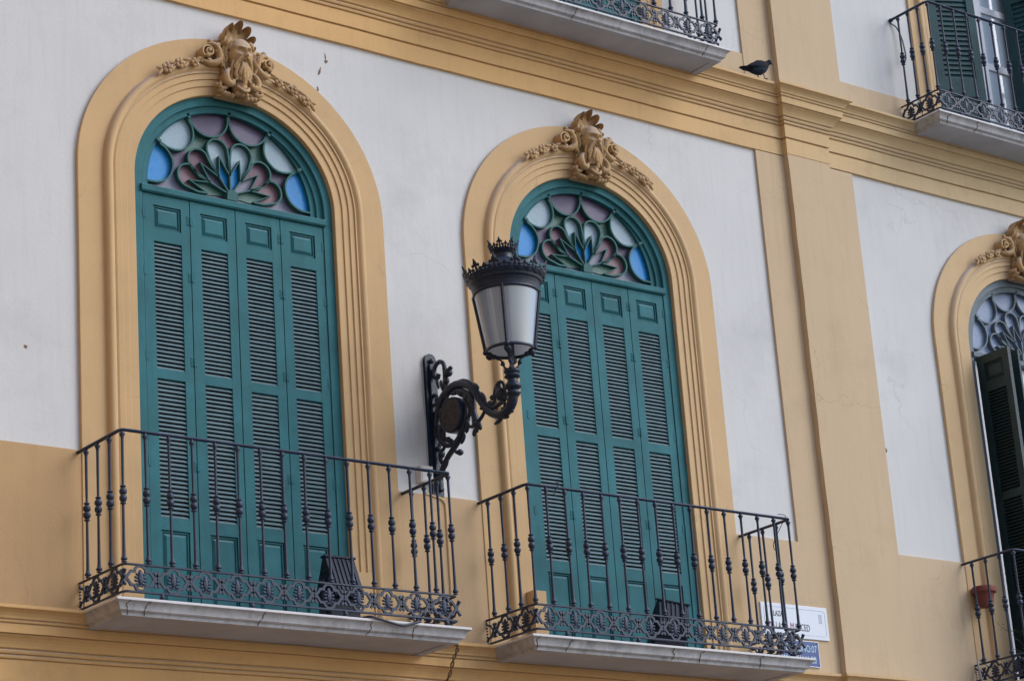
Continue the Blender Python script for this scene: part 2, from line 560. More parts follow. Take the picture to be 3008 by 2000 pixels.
cornice(PROF, "cornice").data.materials.append(M['marbletop'])
LOW = [(a, b) for a, b in PROF if b >= 1.55]
LOW = [(.028, 1.50)] + LOW
cornice(LOW, "lower_cornice", dzz=-5.113, seed=3)
# crack on the pilaster's cornice
ck = MB()
ck.tube([(5.80, -.249, 1.965), (5.80, -.246, 1.95), (5.79, -.205, 1.925), (5.78, -.196, 1.905)], [.004, .006, .004, .003], 5)
child(ck, "crack", M['line'])
# flaked plaster spots
def chip(x, z, wd, hd, ang, yy=-.002):
    mb = MB()
    n = 11
    rnd = random.Random(int(x * 1000 + z * 77))
    poly = []
    for i in range(n):
        a = 2 * pi * i / n
        r = 1 + rnd.uniform(-.45, .35)
        u, v = wd * cos(a) * r, hd * sin(a) * r
        poly.append((x + u * cos(ang) - v * sin(ang), z + u * sin(ang) + v * cos(ang)))
    mb.prism(poly[::-1], yy, 0.004)
    return child(mb, "plaster_chip", M['chip'])
for a in ((.833, 1.262, .005, .030, .1), (.836, 1.225, .016, .013, .3), (.775, 1.13, .010, .036, -.3), (.752, .985, .008, .020, .1),
          (6.37, -1.12, .012, .02, .2), (-1.64, -1.37, .01, .012, 0), (5.26, 1.98 - 3.2, .006, .008, 0)):
    chip(*a)

# ------------------------------------------------------------------ arched window (surround, frame, fanlight, folding shutters)
A0, B0 = .822, .737
def arch_sweep(mb, prof, zb=ZF - .02, n=72, a0=A0, b0=B0, closed=False):
    """prof: list of (r, y): r = half width from the centre line; ellipse follows parallel"""
    rows = []
    for r, yy in prof:
        d = r - a0
        row = []
        for i in range(13):
            row.append((-r, yy, zb + (0 - zb) * i / 12))
        for i in range(1, n):
            t = pi - pi * i / n
            row.append(((a0 + d) * cos(t), yy, (b0 + d) * sin(t)))
        for i in range(13):
            row.append((r, yy, 0 + (zb) * i / 12))
        rows.append(row)
    mb.grid(rows, closed_v=closed)
SUR = [(1.257, .01), (1.257, -.026), (1.254, -.029), (1.072, -.029), (1.067, -.033), (1.063, -.047), (1.056, -.062), (1.046, -.071), (1.033, -.075),
       (1.020, -.073), (1.010, -.066), (1.004, -.058), (.999, -.054), (.990, -.060), (.984, -.062), (.981, -.058), (.981, -.050), (.940, -.052), (.937, -.049), (.937, -.041),
       (.890, -.043), (.887, -.040), (.887, -.032), (.826, -.035), (.822, -.032), (.822, .12)]
def surround(par):
    mb = MB()
    arch_sweep(mb, SUR)
    return mb.build("surround", M['trim'], par, smooth=28, fix=False)

HUB = (0.0, .020)
GA, GB = .672, .640          # inner arch of the grille
def ell(t, k=1.0):
    return (GA * k * cos(t), GB * k * sin(t))
def pol(r, deg):
    return (HUB[0] + r * cos(radians(deg)), HUB[1] + r * sin(radians(deg)))
TIPS = [14, 40.5, 73, 107, 139.5, 166]
SPIKE = [(.335, 9), (.31, 40), (.288, 73), (.288, 107), (.31, 140), (.335, 171)]
VAL = [(.19, -6), (.178, 22), (.150, 54), (.146, 90), (.150, 126), (.178, 158), (.19, 186)]
def petal(i):
    c = pol((.352, .335, .338, .338, .335, .352)[i], TIPS[i])
    R_ = .086
    v0, v1 = pol(*VAL[i]), pol(*VAL[i + 1])
    w0, w1 = pol(.27, VAL[i][1] + 1), pol(.27, VAL[i + 1][1] - 1)
    a = radians(TIPS[i])
    arc = [(c[0] + R_ * cos(a + q), c[1] + R_ * sin(a + q)) for q in [radians(-92 + 184 * k / 16) for k in range(17)]]
    return [v0, w0] + arc + [w1, v1]
def scallop(i):
    t0, t1 = radians(30 * i + .5), radians(30 * i + 29.5)
    p0, p1 = ell(t0), ell(t1)
    mid = ell(radians(30 * i + 15), .715 if i in (1, 2, 3, 4) else .725)
    out = []
    m = ((p0[0] + p1[0]) / 2, (p0[1] + p1[1]) / 2)
    d = (mid[0] - m[0], mid[1] - m[1])
    for k in range(17):
        s = -1 + 2 * k / 16
        h = (1 - abs(s) ** 2.3) ** .62 if abs(s) < 1 else 0
        out.append((m[0] + (p1[0] - p0[0]) / 2 * s + d[0] * h, m[1] + (p1[1] - p0[1]) / 2 * s + d[1] * h))
    return out
def clipz(poly, z=-.02):
    return [(x, max(zz, z)) for x, zz in poly]
SC_COL = ['blue', 'white', 'purple', 'purple', 'white', 'blue']
PT_COL = ['pink', 'mauve', 'white', 'white', 'mauve', 'pink']
CUSP_COL = ['lav', 'purple', 'green', 'mauve', 'green', 'purple', 'lav']
STAR_COL = ['green', 'lav', 'blue', 'blue', 'purple', 'green']
GK = ['blue', 'white', 'purple', 'mauve', 'pink', 'green', 'lav', 'grey']
def stained_glass(par, grey=False):
    mb = MB()
    def setc(c):
        mb.cur = 7 if grey else GK.index(c)
    def flat(poly, yy):
        poly = clipz(poly)
        cx_ = sum(q[0] for q in poly) / len(poly)
        cz_ = sum(q[1] for q in poly) / len(poly)
        n = len(poly)
        mb.add([(cx_, yy, cz_)] + [(x, yy, z) for x, z in poly], [(0, 1 + i, 1 + (i + 1) % n) for i in range(n)])
    for i in range(7):                       # background sectors around the cusps
        setc(CUSP_COL[i])
        a0, a1 = max(0, 30 * i - 15), min(180, 30 * i + 15)
        poly = [(HUB[0], -.02)] + [ell(radians(a0 + (a1 - a0) * k / 6), 1.03) for k in range(7)]
        flat(poly, .098)
    for i in range(6):
        setc(PT_COL[i])
        flat([HUB] + petal(i), .093)
        setc(STAR_COL[i])
        flat([HUB, pol(*VAL[i]), pol(*SPIKE[i]), pol(*VAL[i + 1])], .089)
        setc(SC_COL[i])
        arc = [ell(radians(30 * i + 30 - 30 * k / 8), 1.02) for k in range(9)]
        flat(scallop(i) + arc, .085)
    return mb.build("stained_glass", [G_[k] for k in GK], par, fix=False)
def grille(par, m):
    mb = MB()
    Wd = .0125
    for i in range(6):
        mb.bar(scallop(i), Wd, .050, .086)
        mb.bar(clipz(petal(i), -.03), Wd, .051, .089)
        mb.bar([pol(*VAL[i]), pol(*SPIKE[i]), pol(*VAL[i + 1])], .0095, .053, .091)
    for i in range(1, 6):
        mb.bar([HUB, pol(*VAL[i])], .0105, .052, .091)
    for i in (1, 2, 3, 4, 5):
        a = ell(radians(30 * i), .97)
        mb.bar([a, ell(radians(30 * i), 1.03)], .022, .034, .086)
    mb.prism([(-.045, -.03), (.045, -.03), (.040, .03), (.02, .048), (-.02, .048), (-.040, .03)][::-1], .028, .088)
    return mb.build("fanlight_grille", m, par)
def arch_frame(par, m):
    mb = MB()
    fr = [(.86, .004), (.760, .004), (.757, .008), (.757, .030), (.735, .034), (.715, .034), (.712, .038), (.712, .052), (.690, .054), (.672, .054), (.672, .10)]
    # arch part and straight jambs
    rows = []
    for r, yy in fr:
        d = r - A0
        rr = r
        row = [(-rr, yy, -.11 + .11 * i / 3) for i in range(4)]
        for i in range(1, 72):
            t = pi - pi * i / 72
            row.append((rr * cos(t), yy, (B0 + d + (.02 if r < .8 else 0) * 0) * sin(t) if r > .7 else (GB + (r - .672)) * sin(t)))
        row += [(rr, yy, 0 - .11 * i / 3) for i in range(4)]
        rows.append(row)
    mb.grid(rows)
    # jambs beside the shutters
    for s in (-1, 1):
        x0, x1 = sorted((s * .745, s * .86))
        mb.box(x0, x1, .002, .10, ZF, -.112)
    # transom with sloping top
    prof = [(-.016, -.098), (-.018, -.062), (-.010, -.055), (.03, -.045), (.095, -.035), (.10, -.108), (-.006, -.108)]
    n = len(prof)
    vs = [(-.757, yy, z) for yy, z in prof] + [(.757, yy, z) for yy, z in prof]
    mb.add(vs, [tuple(range(n)), tuple(range(2 * n - 1, n - 1, -1))] + [(i, i + n, (i + 1) % n + n, (i + 1) % n) for i in range(n)])
    return mb.build("frame", m, par, fix=True)

LZ = dict(pan=(-.189, -.362), l1=(-.455, -1.378), l2=(-1.445, -2.412), low=(-2.498, -3.04))
def leaf_mesh(x0, x1, o0, o1, yf=.010, yb=.048):
    """one shutter leaf: x0..x1 outer, o0..o1 opening; stiles, rails and raised panels"""
    mb = MB()
    g_ = .0025
    x0 += g_
    x1 -= g_
    zt, zb = -.112, -3.125
    mb.box(x0, o0, yf, yb, zb, zt)
    mb.box(o1, x1, yf, yb, zb, zt)
    zs = [zt, LZ['pan'][0], LZ['pan'][1], LZ['l1'][0], LZ['l1'][1], LZ['l2'][0], LZ['l2'][1], LZ['low'][0], LZ['low'][1], zb]
    for i in range(0, 10, 2):
        mb.box(o0 - .0005, o1 + .0005, yf + .0006, yb - .001, zs[i + 1], zs[i])
    for k in ('pan', 'low'):
        z1, z0 = LZ[k]
        mb.box(o0, o1, yf + .020, yb - .004, z0, z1)
        a, bb = .022, .040
        outer = [(o0 + a, yf + .018, z0 + a), (o1 - a, yf + .018, z0 + a), (o1 - a, yf + .018, z1 - a), (o0 + a, yf + .018, z1 - a)]
        inner = [(o0 + bb, yf + .004, z0 + bb), (o1 - bb, yf + .004, z0 + bb), (o1 - bb, yf + .004, z1 - bb), (o0 + bb, yf + .004, z1 - bb)]
        base = [(q[0], yf + .022, q[2]) for q in outer]
        mb.grid([base, outer, inner], closed_u=True)
        o = len(mb.v) - 4
        mb.f.append((o, o + 1, o + 2, o + 3))
        mb.m.append(mb.cur)
        # thin moulding around the panel
        e = .010
        mb.bar([(o0 + e, z0 + e), (o1 - e, z0 + e), (o1 - e, z1 - e), (o0 + e, z1 - e)], .008, yf + .010, yf + .021, closed=True)
    return mb
def louvre_mesh(o0, o1, z0, z1, nsl, yf=.010):
    mb = MB()
    pitch = (z1 - z0) / nsl
    for i in range(nsl):
        zc = z0 + pitch * (i + .5)
        a = radians(40 + random.uniform(-1.5, 1.5))
        ln, th = .0172, .0042
        c = Vector(((o0 + o1) / 2, yf + .020, zc))
        d = Vector((0, cos(a), sin(a)))     # inward and up
        nrm = Vector((0, -sin(a), cos(a)))
        # rounded front lip
        prof = [c - d * ln - nrm * th, c - d * (ln + .0025), c - d * ln + nrm * th, c + d * ln + nrm * th, c + d * ln - nrm * th]
        n = len(prof)
        hw = (o1 - o0) / 2
        mb.add([q + Vector((-hw, 0, 0)) for q in prof] + [q + Vector((hw, 0, 0)) for q in prof],
               [tuple(range(n)), tuple(range(2 * n - 1, n - 1, -1))] + [(k, k + n, (k + 1) % n + n, (k + 1) % n) for k in range(n)])
    return mb
LEAVES = [(-.741, -.370, -.658, -.440), (-.368, .001, -.284, -.068), (.003, .374, .083, .300), (.376, .744, .452, .668)]
def hinge(par, x, z, yf=.008):
    mb = MB()
    mb.box(x - .024, x - .004, yf - .001, yf + .003, z - .034, z + .034)
    mb.box(x + .004, x + .024, yf - .001, yf + .003, z - .034, z + .034)
    mb.tube([(x, yf - .004, z - .028), (x, yf - .004, z + .028)], .006, 8)
    for sx in (-.016, .016):
        for sz in (-.026, 0, .026):
            mb.ball((x + sx, yf - .002, z + sz), .003, n=6, k=4)
    return mb.build("hinge", M['green'], par)
def leaf(par, spec, mf, ml, hinges=True, lab=None):
    x0, x1, o0, o1 = spec
    lf = leaf_mesh(x0, x1, o0, o1).build("shutter", mf, par, label=lab)
    louvre_mesh(o0, o1, LZ['l1'][1], LZ['l1'][0], 31).build("louvres", ml, lf, fix=True)
    louvre_mesh(o0, o1, LZ['l2'][1], LZ['l2'][0], 32).build("louvres", ml, lf, fix=True)
    return lf
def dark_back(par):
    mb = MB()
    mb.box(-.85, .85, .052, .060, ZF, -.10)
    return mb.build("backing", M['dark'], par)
def make_window():
    root = thing("arched_window", "", "window", (0, 0, 0), "tall arched windows in ochre surrounds")
    surround(root)
    arch_frame(root, M['green'])
    stained_glass(root)
    grille(root, M['grille'])
    dark_back(root)
    lfs = [leaf(root, s, M['green'], M['louvre']) for s in LEAVES]
    for k, x in enumerate((-.744, -.369, .376, .748)):
        for z in (-.265, -.685, -1.297, -2.04):
            hinge(lfs[(0, 0, 2, 3)[k]], x, z)
    return root
win1 = make_window()
win1["label"] = "largest arched window, closed teal louvred shutters under stained glass, left of the street lamp"
win2 = copy_tree(win1)
win2.location.x = SP
win2["label"] = "arched window with closed teal shutters directly behind the street lamp's lantern"

# window 3, shutters folded outwards
win3 = thing("arched_window", "arched window with dark open shutters and grey fanlight at the right edge", "window", (C3, 0, 0), "tall arched windows in ochre surrounds")
surround(win3)
arch_frame(win3, M['greygreen'])
stained_glass(win3, True)
grille(win3, M['greygreen'])
mb = MB()
for s in (-1, 1):
    def bx(a, b_2, y0, y1, z0, z1):
        x0, x1 = sorted((s * a, s * b_2))
        mb.box(x0, x1, y0, y1, z0, z1)
    bx(.70, .742, .055, .12, ZF, -.112)
    bx(.60, .70, .06, .11, ZF, -.112)
    bx(.02, .12, .06, .11, ZF, -.112)
    for z in (-.20, -1.05, -1.9, -2.6):
        bx(.12, .60, .062, .108, z - .045, z + .045)
    bx(.12, .60, .062, .108, ZF, -2.68)
inner = mb.build("inner_door", M['wframe'], win3, bevel=.004, label="white glazed door behind the open shutters")
mb = MB()
mb.box(-.61, .61, .083, .087, -2.7, -.11)
mb.build("pane", M['pane'], inner)
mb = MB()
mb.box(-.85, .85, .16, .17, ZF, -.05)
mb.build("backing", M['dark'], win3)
def open_leaf(par, hx, ang, side, mf, ml, spec=LEAVES[0], dy=0.0, hy=0.0):
    x0, x1, o0, o1 = spec
    lf = leaf(par, (0, .37, .083, .300), mf, ml)
    lf.rotation_euler = (0, 0, ang)
    lf.location = (hx, hy, 0)
    bk = MB()
    for k_ in ('l1', 'l2'):
        bk.box(.078, .305, .040, .044, LZ[k_][1] - .005, LZ[k_][0] + .005)
    bk.build("gap_shade_sheet", M['dark'], lf)  # added near-black sheet, stands in for shade between the slats
    return lf
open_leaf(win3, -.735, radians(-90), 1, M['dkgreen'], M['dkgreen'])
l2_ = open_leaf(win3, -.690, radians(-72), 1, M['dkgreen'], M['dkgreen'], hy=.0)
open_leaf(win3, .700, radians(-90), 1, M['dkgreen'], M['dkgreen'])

# ------------------------------------------------------------------ upper windows
def upper_window(name, label, c, gap, open_=True):
    root = thing(name, label, "window", (c, 0, 0), "tall windows of the upper storey")
    hw = .765
    mb = MB()
    pr = [(1.02, .01), (1.02, -.022), (.93, -.024), (.925, -.04), (.915, -.06), (.90, -.066), (.885, -.06), (.875, -.045), (.84, -.042), (.836, -.034), (.832, -.04), (.768, -.036), (.765, .12)]
    zt = 4.85
    rows = []
    for r, yy in pr:
        rows.append([(-r, yy, 1.975), (-r, yy, zt + r - hw), (r, yy, zt + r - hw), (r, yy, 1.975)])
    mb.grid(rows)
    mb.build("surround", M['trim'], root, smooth=28, fix=False)
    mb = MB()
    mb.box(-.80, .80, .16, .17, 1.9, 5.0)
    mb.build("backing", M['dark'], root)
    mb = MB()
    for s in (-1, 1):
        for a, b2 in ((.66, .76), (.01, .10)):
            x0, x1 = sorted((s * a, s * b2))
            mb.box(x0, x1, .06, .11, 1.975, 4.85)
        x0, x1 = sorted((s * .10, s * .66))
        for z in (2.1, 2.95, 3.55, 4.2, 4.8):
            mb.box(x0, x1, .062, .108, z - .035, z + .035)
        mb.box(x0, x1, .062, .108, 1.975, 2.35)
    fr = mb.build("frame", M['wframe'], root, bevel=.004)
    mb = MB()
    mb.box(-.68, .68, .083, .087, 2.3, 4.82)
    mb.build("pane", M['pane'], fr)
    return root
def upper_leaf_mesh(par, mf, hx, ang, hy=0.0, w_=.40):
    mb = MB()
    mb.box(0, .075, 0, .04, 1.98, 4.82)
    mb.box(w_ - .075, w_, 0, .04, 1.98, 4.82)
    for z0, z1 in ((1.98, 2.12), (2.42, 2.60), (3.60, 3.70), (4.72, 4.82)):
        mb.box(.075, w_ - .075, .001, .039, z0, z1)
    mb.box(.075, w_ - .075, .016, .03, 2.12, 2.42)
    lf = mb.build("shutter", mf, par)
    mb = MB()
    for z0, z1 in ((2.60, 3.60), (3.70, 4.72)):
        n = int((z1 - z0) / .05)
        for i in range(n):
            zc = z0 + (i + .5) * (z1 - z0) / n
            mb.obox((w_ / 2, .02, zc), (w_ / 2 - .076, 0, 0), (0, .010, .0275), (0, -.003, .002))
    mb.build("louvres", mf, lf)
    lf.rotation_euler = (0, 0, ang)
    lf.location = (hx, hy, 0)
    return lf
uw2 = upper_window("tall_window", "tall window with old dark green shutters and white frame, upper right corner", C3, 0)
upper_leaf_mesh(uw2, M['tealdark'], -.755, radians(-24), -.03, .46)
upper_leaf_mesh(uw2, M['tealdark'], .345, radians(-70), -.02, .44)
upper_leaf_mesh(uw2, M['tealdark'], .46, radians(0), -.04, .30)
uw1 = upper_window("tall_window", "foot of a tall window with teal shutters behind the top middle balcony", SP, 0)
upper_leaf_mesh(uw1, M['green'], -.755, 0, -.01, .375)
upper_leaf_mesh(uw1, M['green'], -.378, 0, -.01, .375)
upper_leaf_mesh(uw1, M['green'], .002, 0, -.01, .375)
upper_leaf_mesh(uw1, M['green'], .379, 0, -.01, .375)

# ------------------------------------------------------------------ balconies
RH = 1.288           # half width to the rail line
def baluster_mesh():
    mb = MB()
    zt, zb = -.018, -.868     # relative to the handrail top
    P = [(.012, zt), (.012, zt - .008), (.018, zt - .014), (.019, zt - .022), (.012, zt - .034), (.0095, zt - .05), (.0090, -.30), (.0085, -.365), (.010, -.372), (.019, -.377), (.019, -.383), (.011, -.388),
         (.018, -.394), (.024, -.405), (.025, -.415), (.0225, -.426), (.013, -.434), (.022, -.443), (.025, -.455), (.024, -.465), (.018, -.476),
         (.011, -.482), (.019, -.487), (.019, -.493), (.010, -.498), (.0085, -.51), (.0095, -.70), (.011, zb + .055), (.0135, zb + .035), (.021, zb + .024), (.0215, zb + .018), (.013, zb + .010), (.017, zb + .003), (.017, zb)]
    mb.lathe(P, 0, 0, 12)
    b = mb.build("baluster", M['iron'], None, smooth=50)
    return b
BAL_PROTO = baluster_mesh()
BAL_ME = BAL_PROTO.data
bpy.data.objects.remove(BAL_PROTO)
def motif(mb, cx_, zc, w_=.2342, y0=-.006, y1=.006, left=True, right=True):
    """one unit of the cast frieze, drawn in (x, z)"""
    h = .5 * w_
    arc = [(cx_ + .040 * cos(radians(q)), zc + .044 + .036 * sin(radians(q))) for q in range(180, -1, -20)]
    up = [(cx_ - .068, zc + .044)] + arc + [(cx_ + .068, zc + .044)]
    dn = [(x, 2 * zc - z) for x, z in up]
    e = .136
    L1 = [(cx_ - e, zc - .050)] if left else []
    R1 = [(cx_ + e, zc - .050)] if right else []
    L2 = [(cx_ - e, zc + .050)] if left else []
    R2 = [(cx_ + e, zc + .050)] if right else []
    mb.bar(L1 + up + R1, .0165, y0, y1)
    mb.bar(L2 + dn + R2, .0165, y0 - .001, y1 + .001)
    # central cone with side lobes
    mb.ball((cx_, (y0 + y1) / 2, zc + .004), .022, .013, .054, 8, 6)
    for s in (-1, 1):
        for dz_, ln in ((.030, .026), (.010, .036), (-.012, .036), (-.034, .026)):
            mb.ball((cx_ + s * (.010 + ln / 2), (y0 + y1) / 2, zc + dz_ - .004), ln / 2, .008, .0095, 8, 5)
    mb.tube([(cx_ - .022, 0, zc - .054), (cx_, 0, zc - .045), (cx_ + .022, 0, zc - .054)], [.004, .008, .004], 6)
def frieze_run(length, n, half_end=False):
    mb = MB()
    w_ = length / n
    k = int(n)
    for i in range(k):
        motif(mb, w_ * (i + .5), 0, w_)
    if n - k > .3:
        # half motif against the wall
        cx_ = w_ * (k + .5) - .0
        e = .13
        mb.bar([(cx_ - e, -.05), (cx_ - .068, .044), (cx_ - .04, .044), (cx_ - .012, .078)], .0115, -.006, .006)
        mb.bar([(cx_ - e, .05), (cx_ - .068, -.044), (cx_ - .04, -.044), (cx_ - .012, -.078)], .0115, -.007, .007)
        mb.box(cx_ - .012, cx_ - .002, -.005, .005, -.085, .085)
        for dz_ in (.03, .01, -.012, -.034):
            mb.ball((cx_ - .02, 0, dz_), .015, .007, .0075, 8, 5)
    return mb
SLABPROF = [(0, 0), (0, -.018), (.007, -.021), (.016, -.026), (.026, -.038), (.034, -.055), (.037, -.070), (.044, -.073), (.046, -.076),
            (.060, -.079), (.063, -.084), (.064, -.098), (.066, -.101)]
def make_slab(par, hw, D, depth_in=.0, joints=()):
    """marble slab, origin at the floor level on the wall plane"""
    top = MB()
    top.box(-hw, hw, -D, .0, -.018, 0)
    s1 = top.build("slab_edge", M['marbletop'], par, bevel=.004)
    mb = MB()
    rows = []
    for ins, z in SLABPROF[1:]:
        rows.append([(-hw + ins, 0, z), (-hw + ins, -D + ins, z), (hw - ins, -D + ins, z), (hw - ins, 0, z)])
    rr = []
    for r in rows:
        row = []
        for a, b2 in zip(r, r[1:]):
            for k in range(24):
                t = k / 24
                row.append(tuple(a[q] + (b2[q] - a[q]) * t for q in range(3)))
        row.append(r[-1])
        rr.append(row)
    mb.grid(rr)
    sl = mb.build("slab_moulding", M['marble'], par, smooth=30, fix=False)
    sf = MB()
    i1, i2, z1 = .066, .135, -.101
    o = [(-hw + i1, 0, z1), (-hw + i1, -D + i1, z1), (hw - i1, -D + i1, z1), (hw - i1, 0, z1)]
    q = [(-hw + i2, 0, z1), (-hw + i2, -D + i2, z1), (hw - i2, -D + i2, z1), (hw - i2, 0, z1)]
    q2 = [(x, yy, z1 + .008) for x, yy, z in q]
    sf.grid([o, q, q2])
    sf.add(q2, [(0, 1, 2, 3)])
    sf.build("soffit", M['soffit'], par, fix=False)
    # open joints with black stains
    for jx in joints:
        jb = MB()
        pts = []
        for ins, z in SLABPROF[1:-1]:
            jit = .012 * sin(z * 60 + jx * 9) + .005 * sin(z * 210)
            pts.append((jx + jit, -D + ins - .0015, z))
        jb.tube(pts, [.002 + .0035 * abs(sin(i * 1.9 + jx * 3)) for i in range(len(pts))], 5, flat=.4)
        jb.build("joint", M['line'], par)
    return sl
def make_balcony(label, group, cx_, zf, D, slabhw, slabD, corner=.055, cast_shift=0.0, joints=(), bars_side=3):
    root = thing("balcony", label, "balcony", (cx_, 0, zf), group)
    make_slab(root, slabhw, slabD, joints=joints)
    zr = 1.101
    zt = zr - .0
    def outline(z, hw=RH, d=D, c=corner, y_end=0.0):
        pts = [(-hw, y_end, z), (-hw, -d + c * .9, z)]
        for k in range(1, 7):
            a = pi + (pi / 2) * k / 7
            pts.append((-hw + c * .5 + c * .5 * cos(a) * 1.0, -d + c * .9 * (1 + sin(a)) if False else -d + c * .9 + c * .9 * sin(a), z))
        pts.append((-hw + c * .5, -d, z))
        pts += [(-x, yy, zz) for x, yy, zz in reversed(pts)]
        return pts
    hr = MB()
    hr.tube(outline(zr - .009), .0115, 8, flat=1.35, up=(0, 0, 1))
    hr.build("handrail", M['iron'], root, smooth=50)
    for z in (.222, .048):
        r_ = MB()
        pts = outline(z)
        r_.tube(pts, .0085, 6, flat=1.25, up=(0, 0, 1))
        r_.build("frieze_rail", M['iron'], root, smooth=50)
    xsb = [-RH + 2 * RH * i / 15 for i in range(16)]
    pos_ = [(x if 0 < i < 15 else (x + (.012 if i == 0 else -.012)), -D + (0 if 0 < i < 15 else .006)) for i, x in enumerate(xsb)]
    for k in range(1, bars_side + 1):
        yy = -D + D * k / (bars_side + 1) * 1.04
        pos_ += [(-RH, yy), (RH, yy)]
    for (x, yy) in pos_:
        o = bpy.data.objects.new("baluster", BAL_ME)
        COL.objects.link(o)
        o.parent = root
        o.location = (x, yy, zr)
        o.rotation_euler = (random.uniform(-.006, .006), random.uniform(-.006, .006), random.uniform(0, 6))
    fz = .135
    f_ = frieze_run(2 * RH, 11)
    o = f_.build("frieze", M['iron'], root, smooth=40)
    o.location = (-RH, -D, fz)
    ns = D / .2342
    nk = 2.5 if D > .5 else 2.0
    for s in (-1, 1):
        f_ = frieze_run(D, nk)
        o = f_.build("frieze", M['iron'], root, smooth=40)
        o.rotation_euler = (0, 0, radians(90))
        o.location = (s * RH, -D, fz)
    for x in (-RH + .27, -.36, .36, RH - .10):
        ft = MB()
        ft.lathe([(.012, .044), (.012, .034), (.019, .028), (.019, .020), (.012, .014), (.015, .006), (.016, .0)], x, -D, 10)
        ft.build("foot", M['iron'], root, smooth=50)
    return root
b1 = make_balcony("iron railed marble balcony under the largest window, lowest at left", "balconies of the first floor", 0.005, ZF, .592, 1.3625, .638,
                  joints=(-1.27, -1.14, -.30, .54, .90))
b2 = make_balcony("marble balcony below the lantern, white street name plate behind its right end", "balconies of the first floor", SP + .005, ZF, .592, 1.3625, .638,
                  joints=(-1.30, -1.02, -.05, .22, .82))
b3 = make_balcony("balcony with hanging flower pot at the bottom right corner", "balconies of the first floor", C3, ZF, .592, 1.3625, .638, joints=(-1.0, .2))
ub1 = make_balcony("upper balcony cut by the top edge, seen from below at the middle", "balconies of the second floor", 3.185, 1.975, .46, 1.3625, .506,
                   joints=(-.28, 1.10))
ub2 = make_balcony("upper right balcony with bent iron strap hanging from its rail", "balconies of the second floor", C3 + .005, 1.975, .46, 1.3625, .506,
                   joints=(-1.22, -.85))
st = MB()
st.tube(spline([(-RH, .0, 1.085), (-RH + .01, -.01, 1.06), (-RH + .05, -.03, 1.02), (-RH + .075, -.05, .92), (-RH + .085, -.06, .80), (-RH + .09, -.06, .73), (-RH + .08, -.06, .69)], 6), .010, 6, flat=.6)
st.build("loose_strap", M['iron'], ub2, smooth=50)
kn = MB()
kn.ball((-RH, -.015, 1.09), .022, .022, .018)
kn.build("rail_end", M['iron'], ub2, smooth=60)

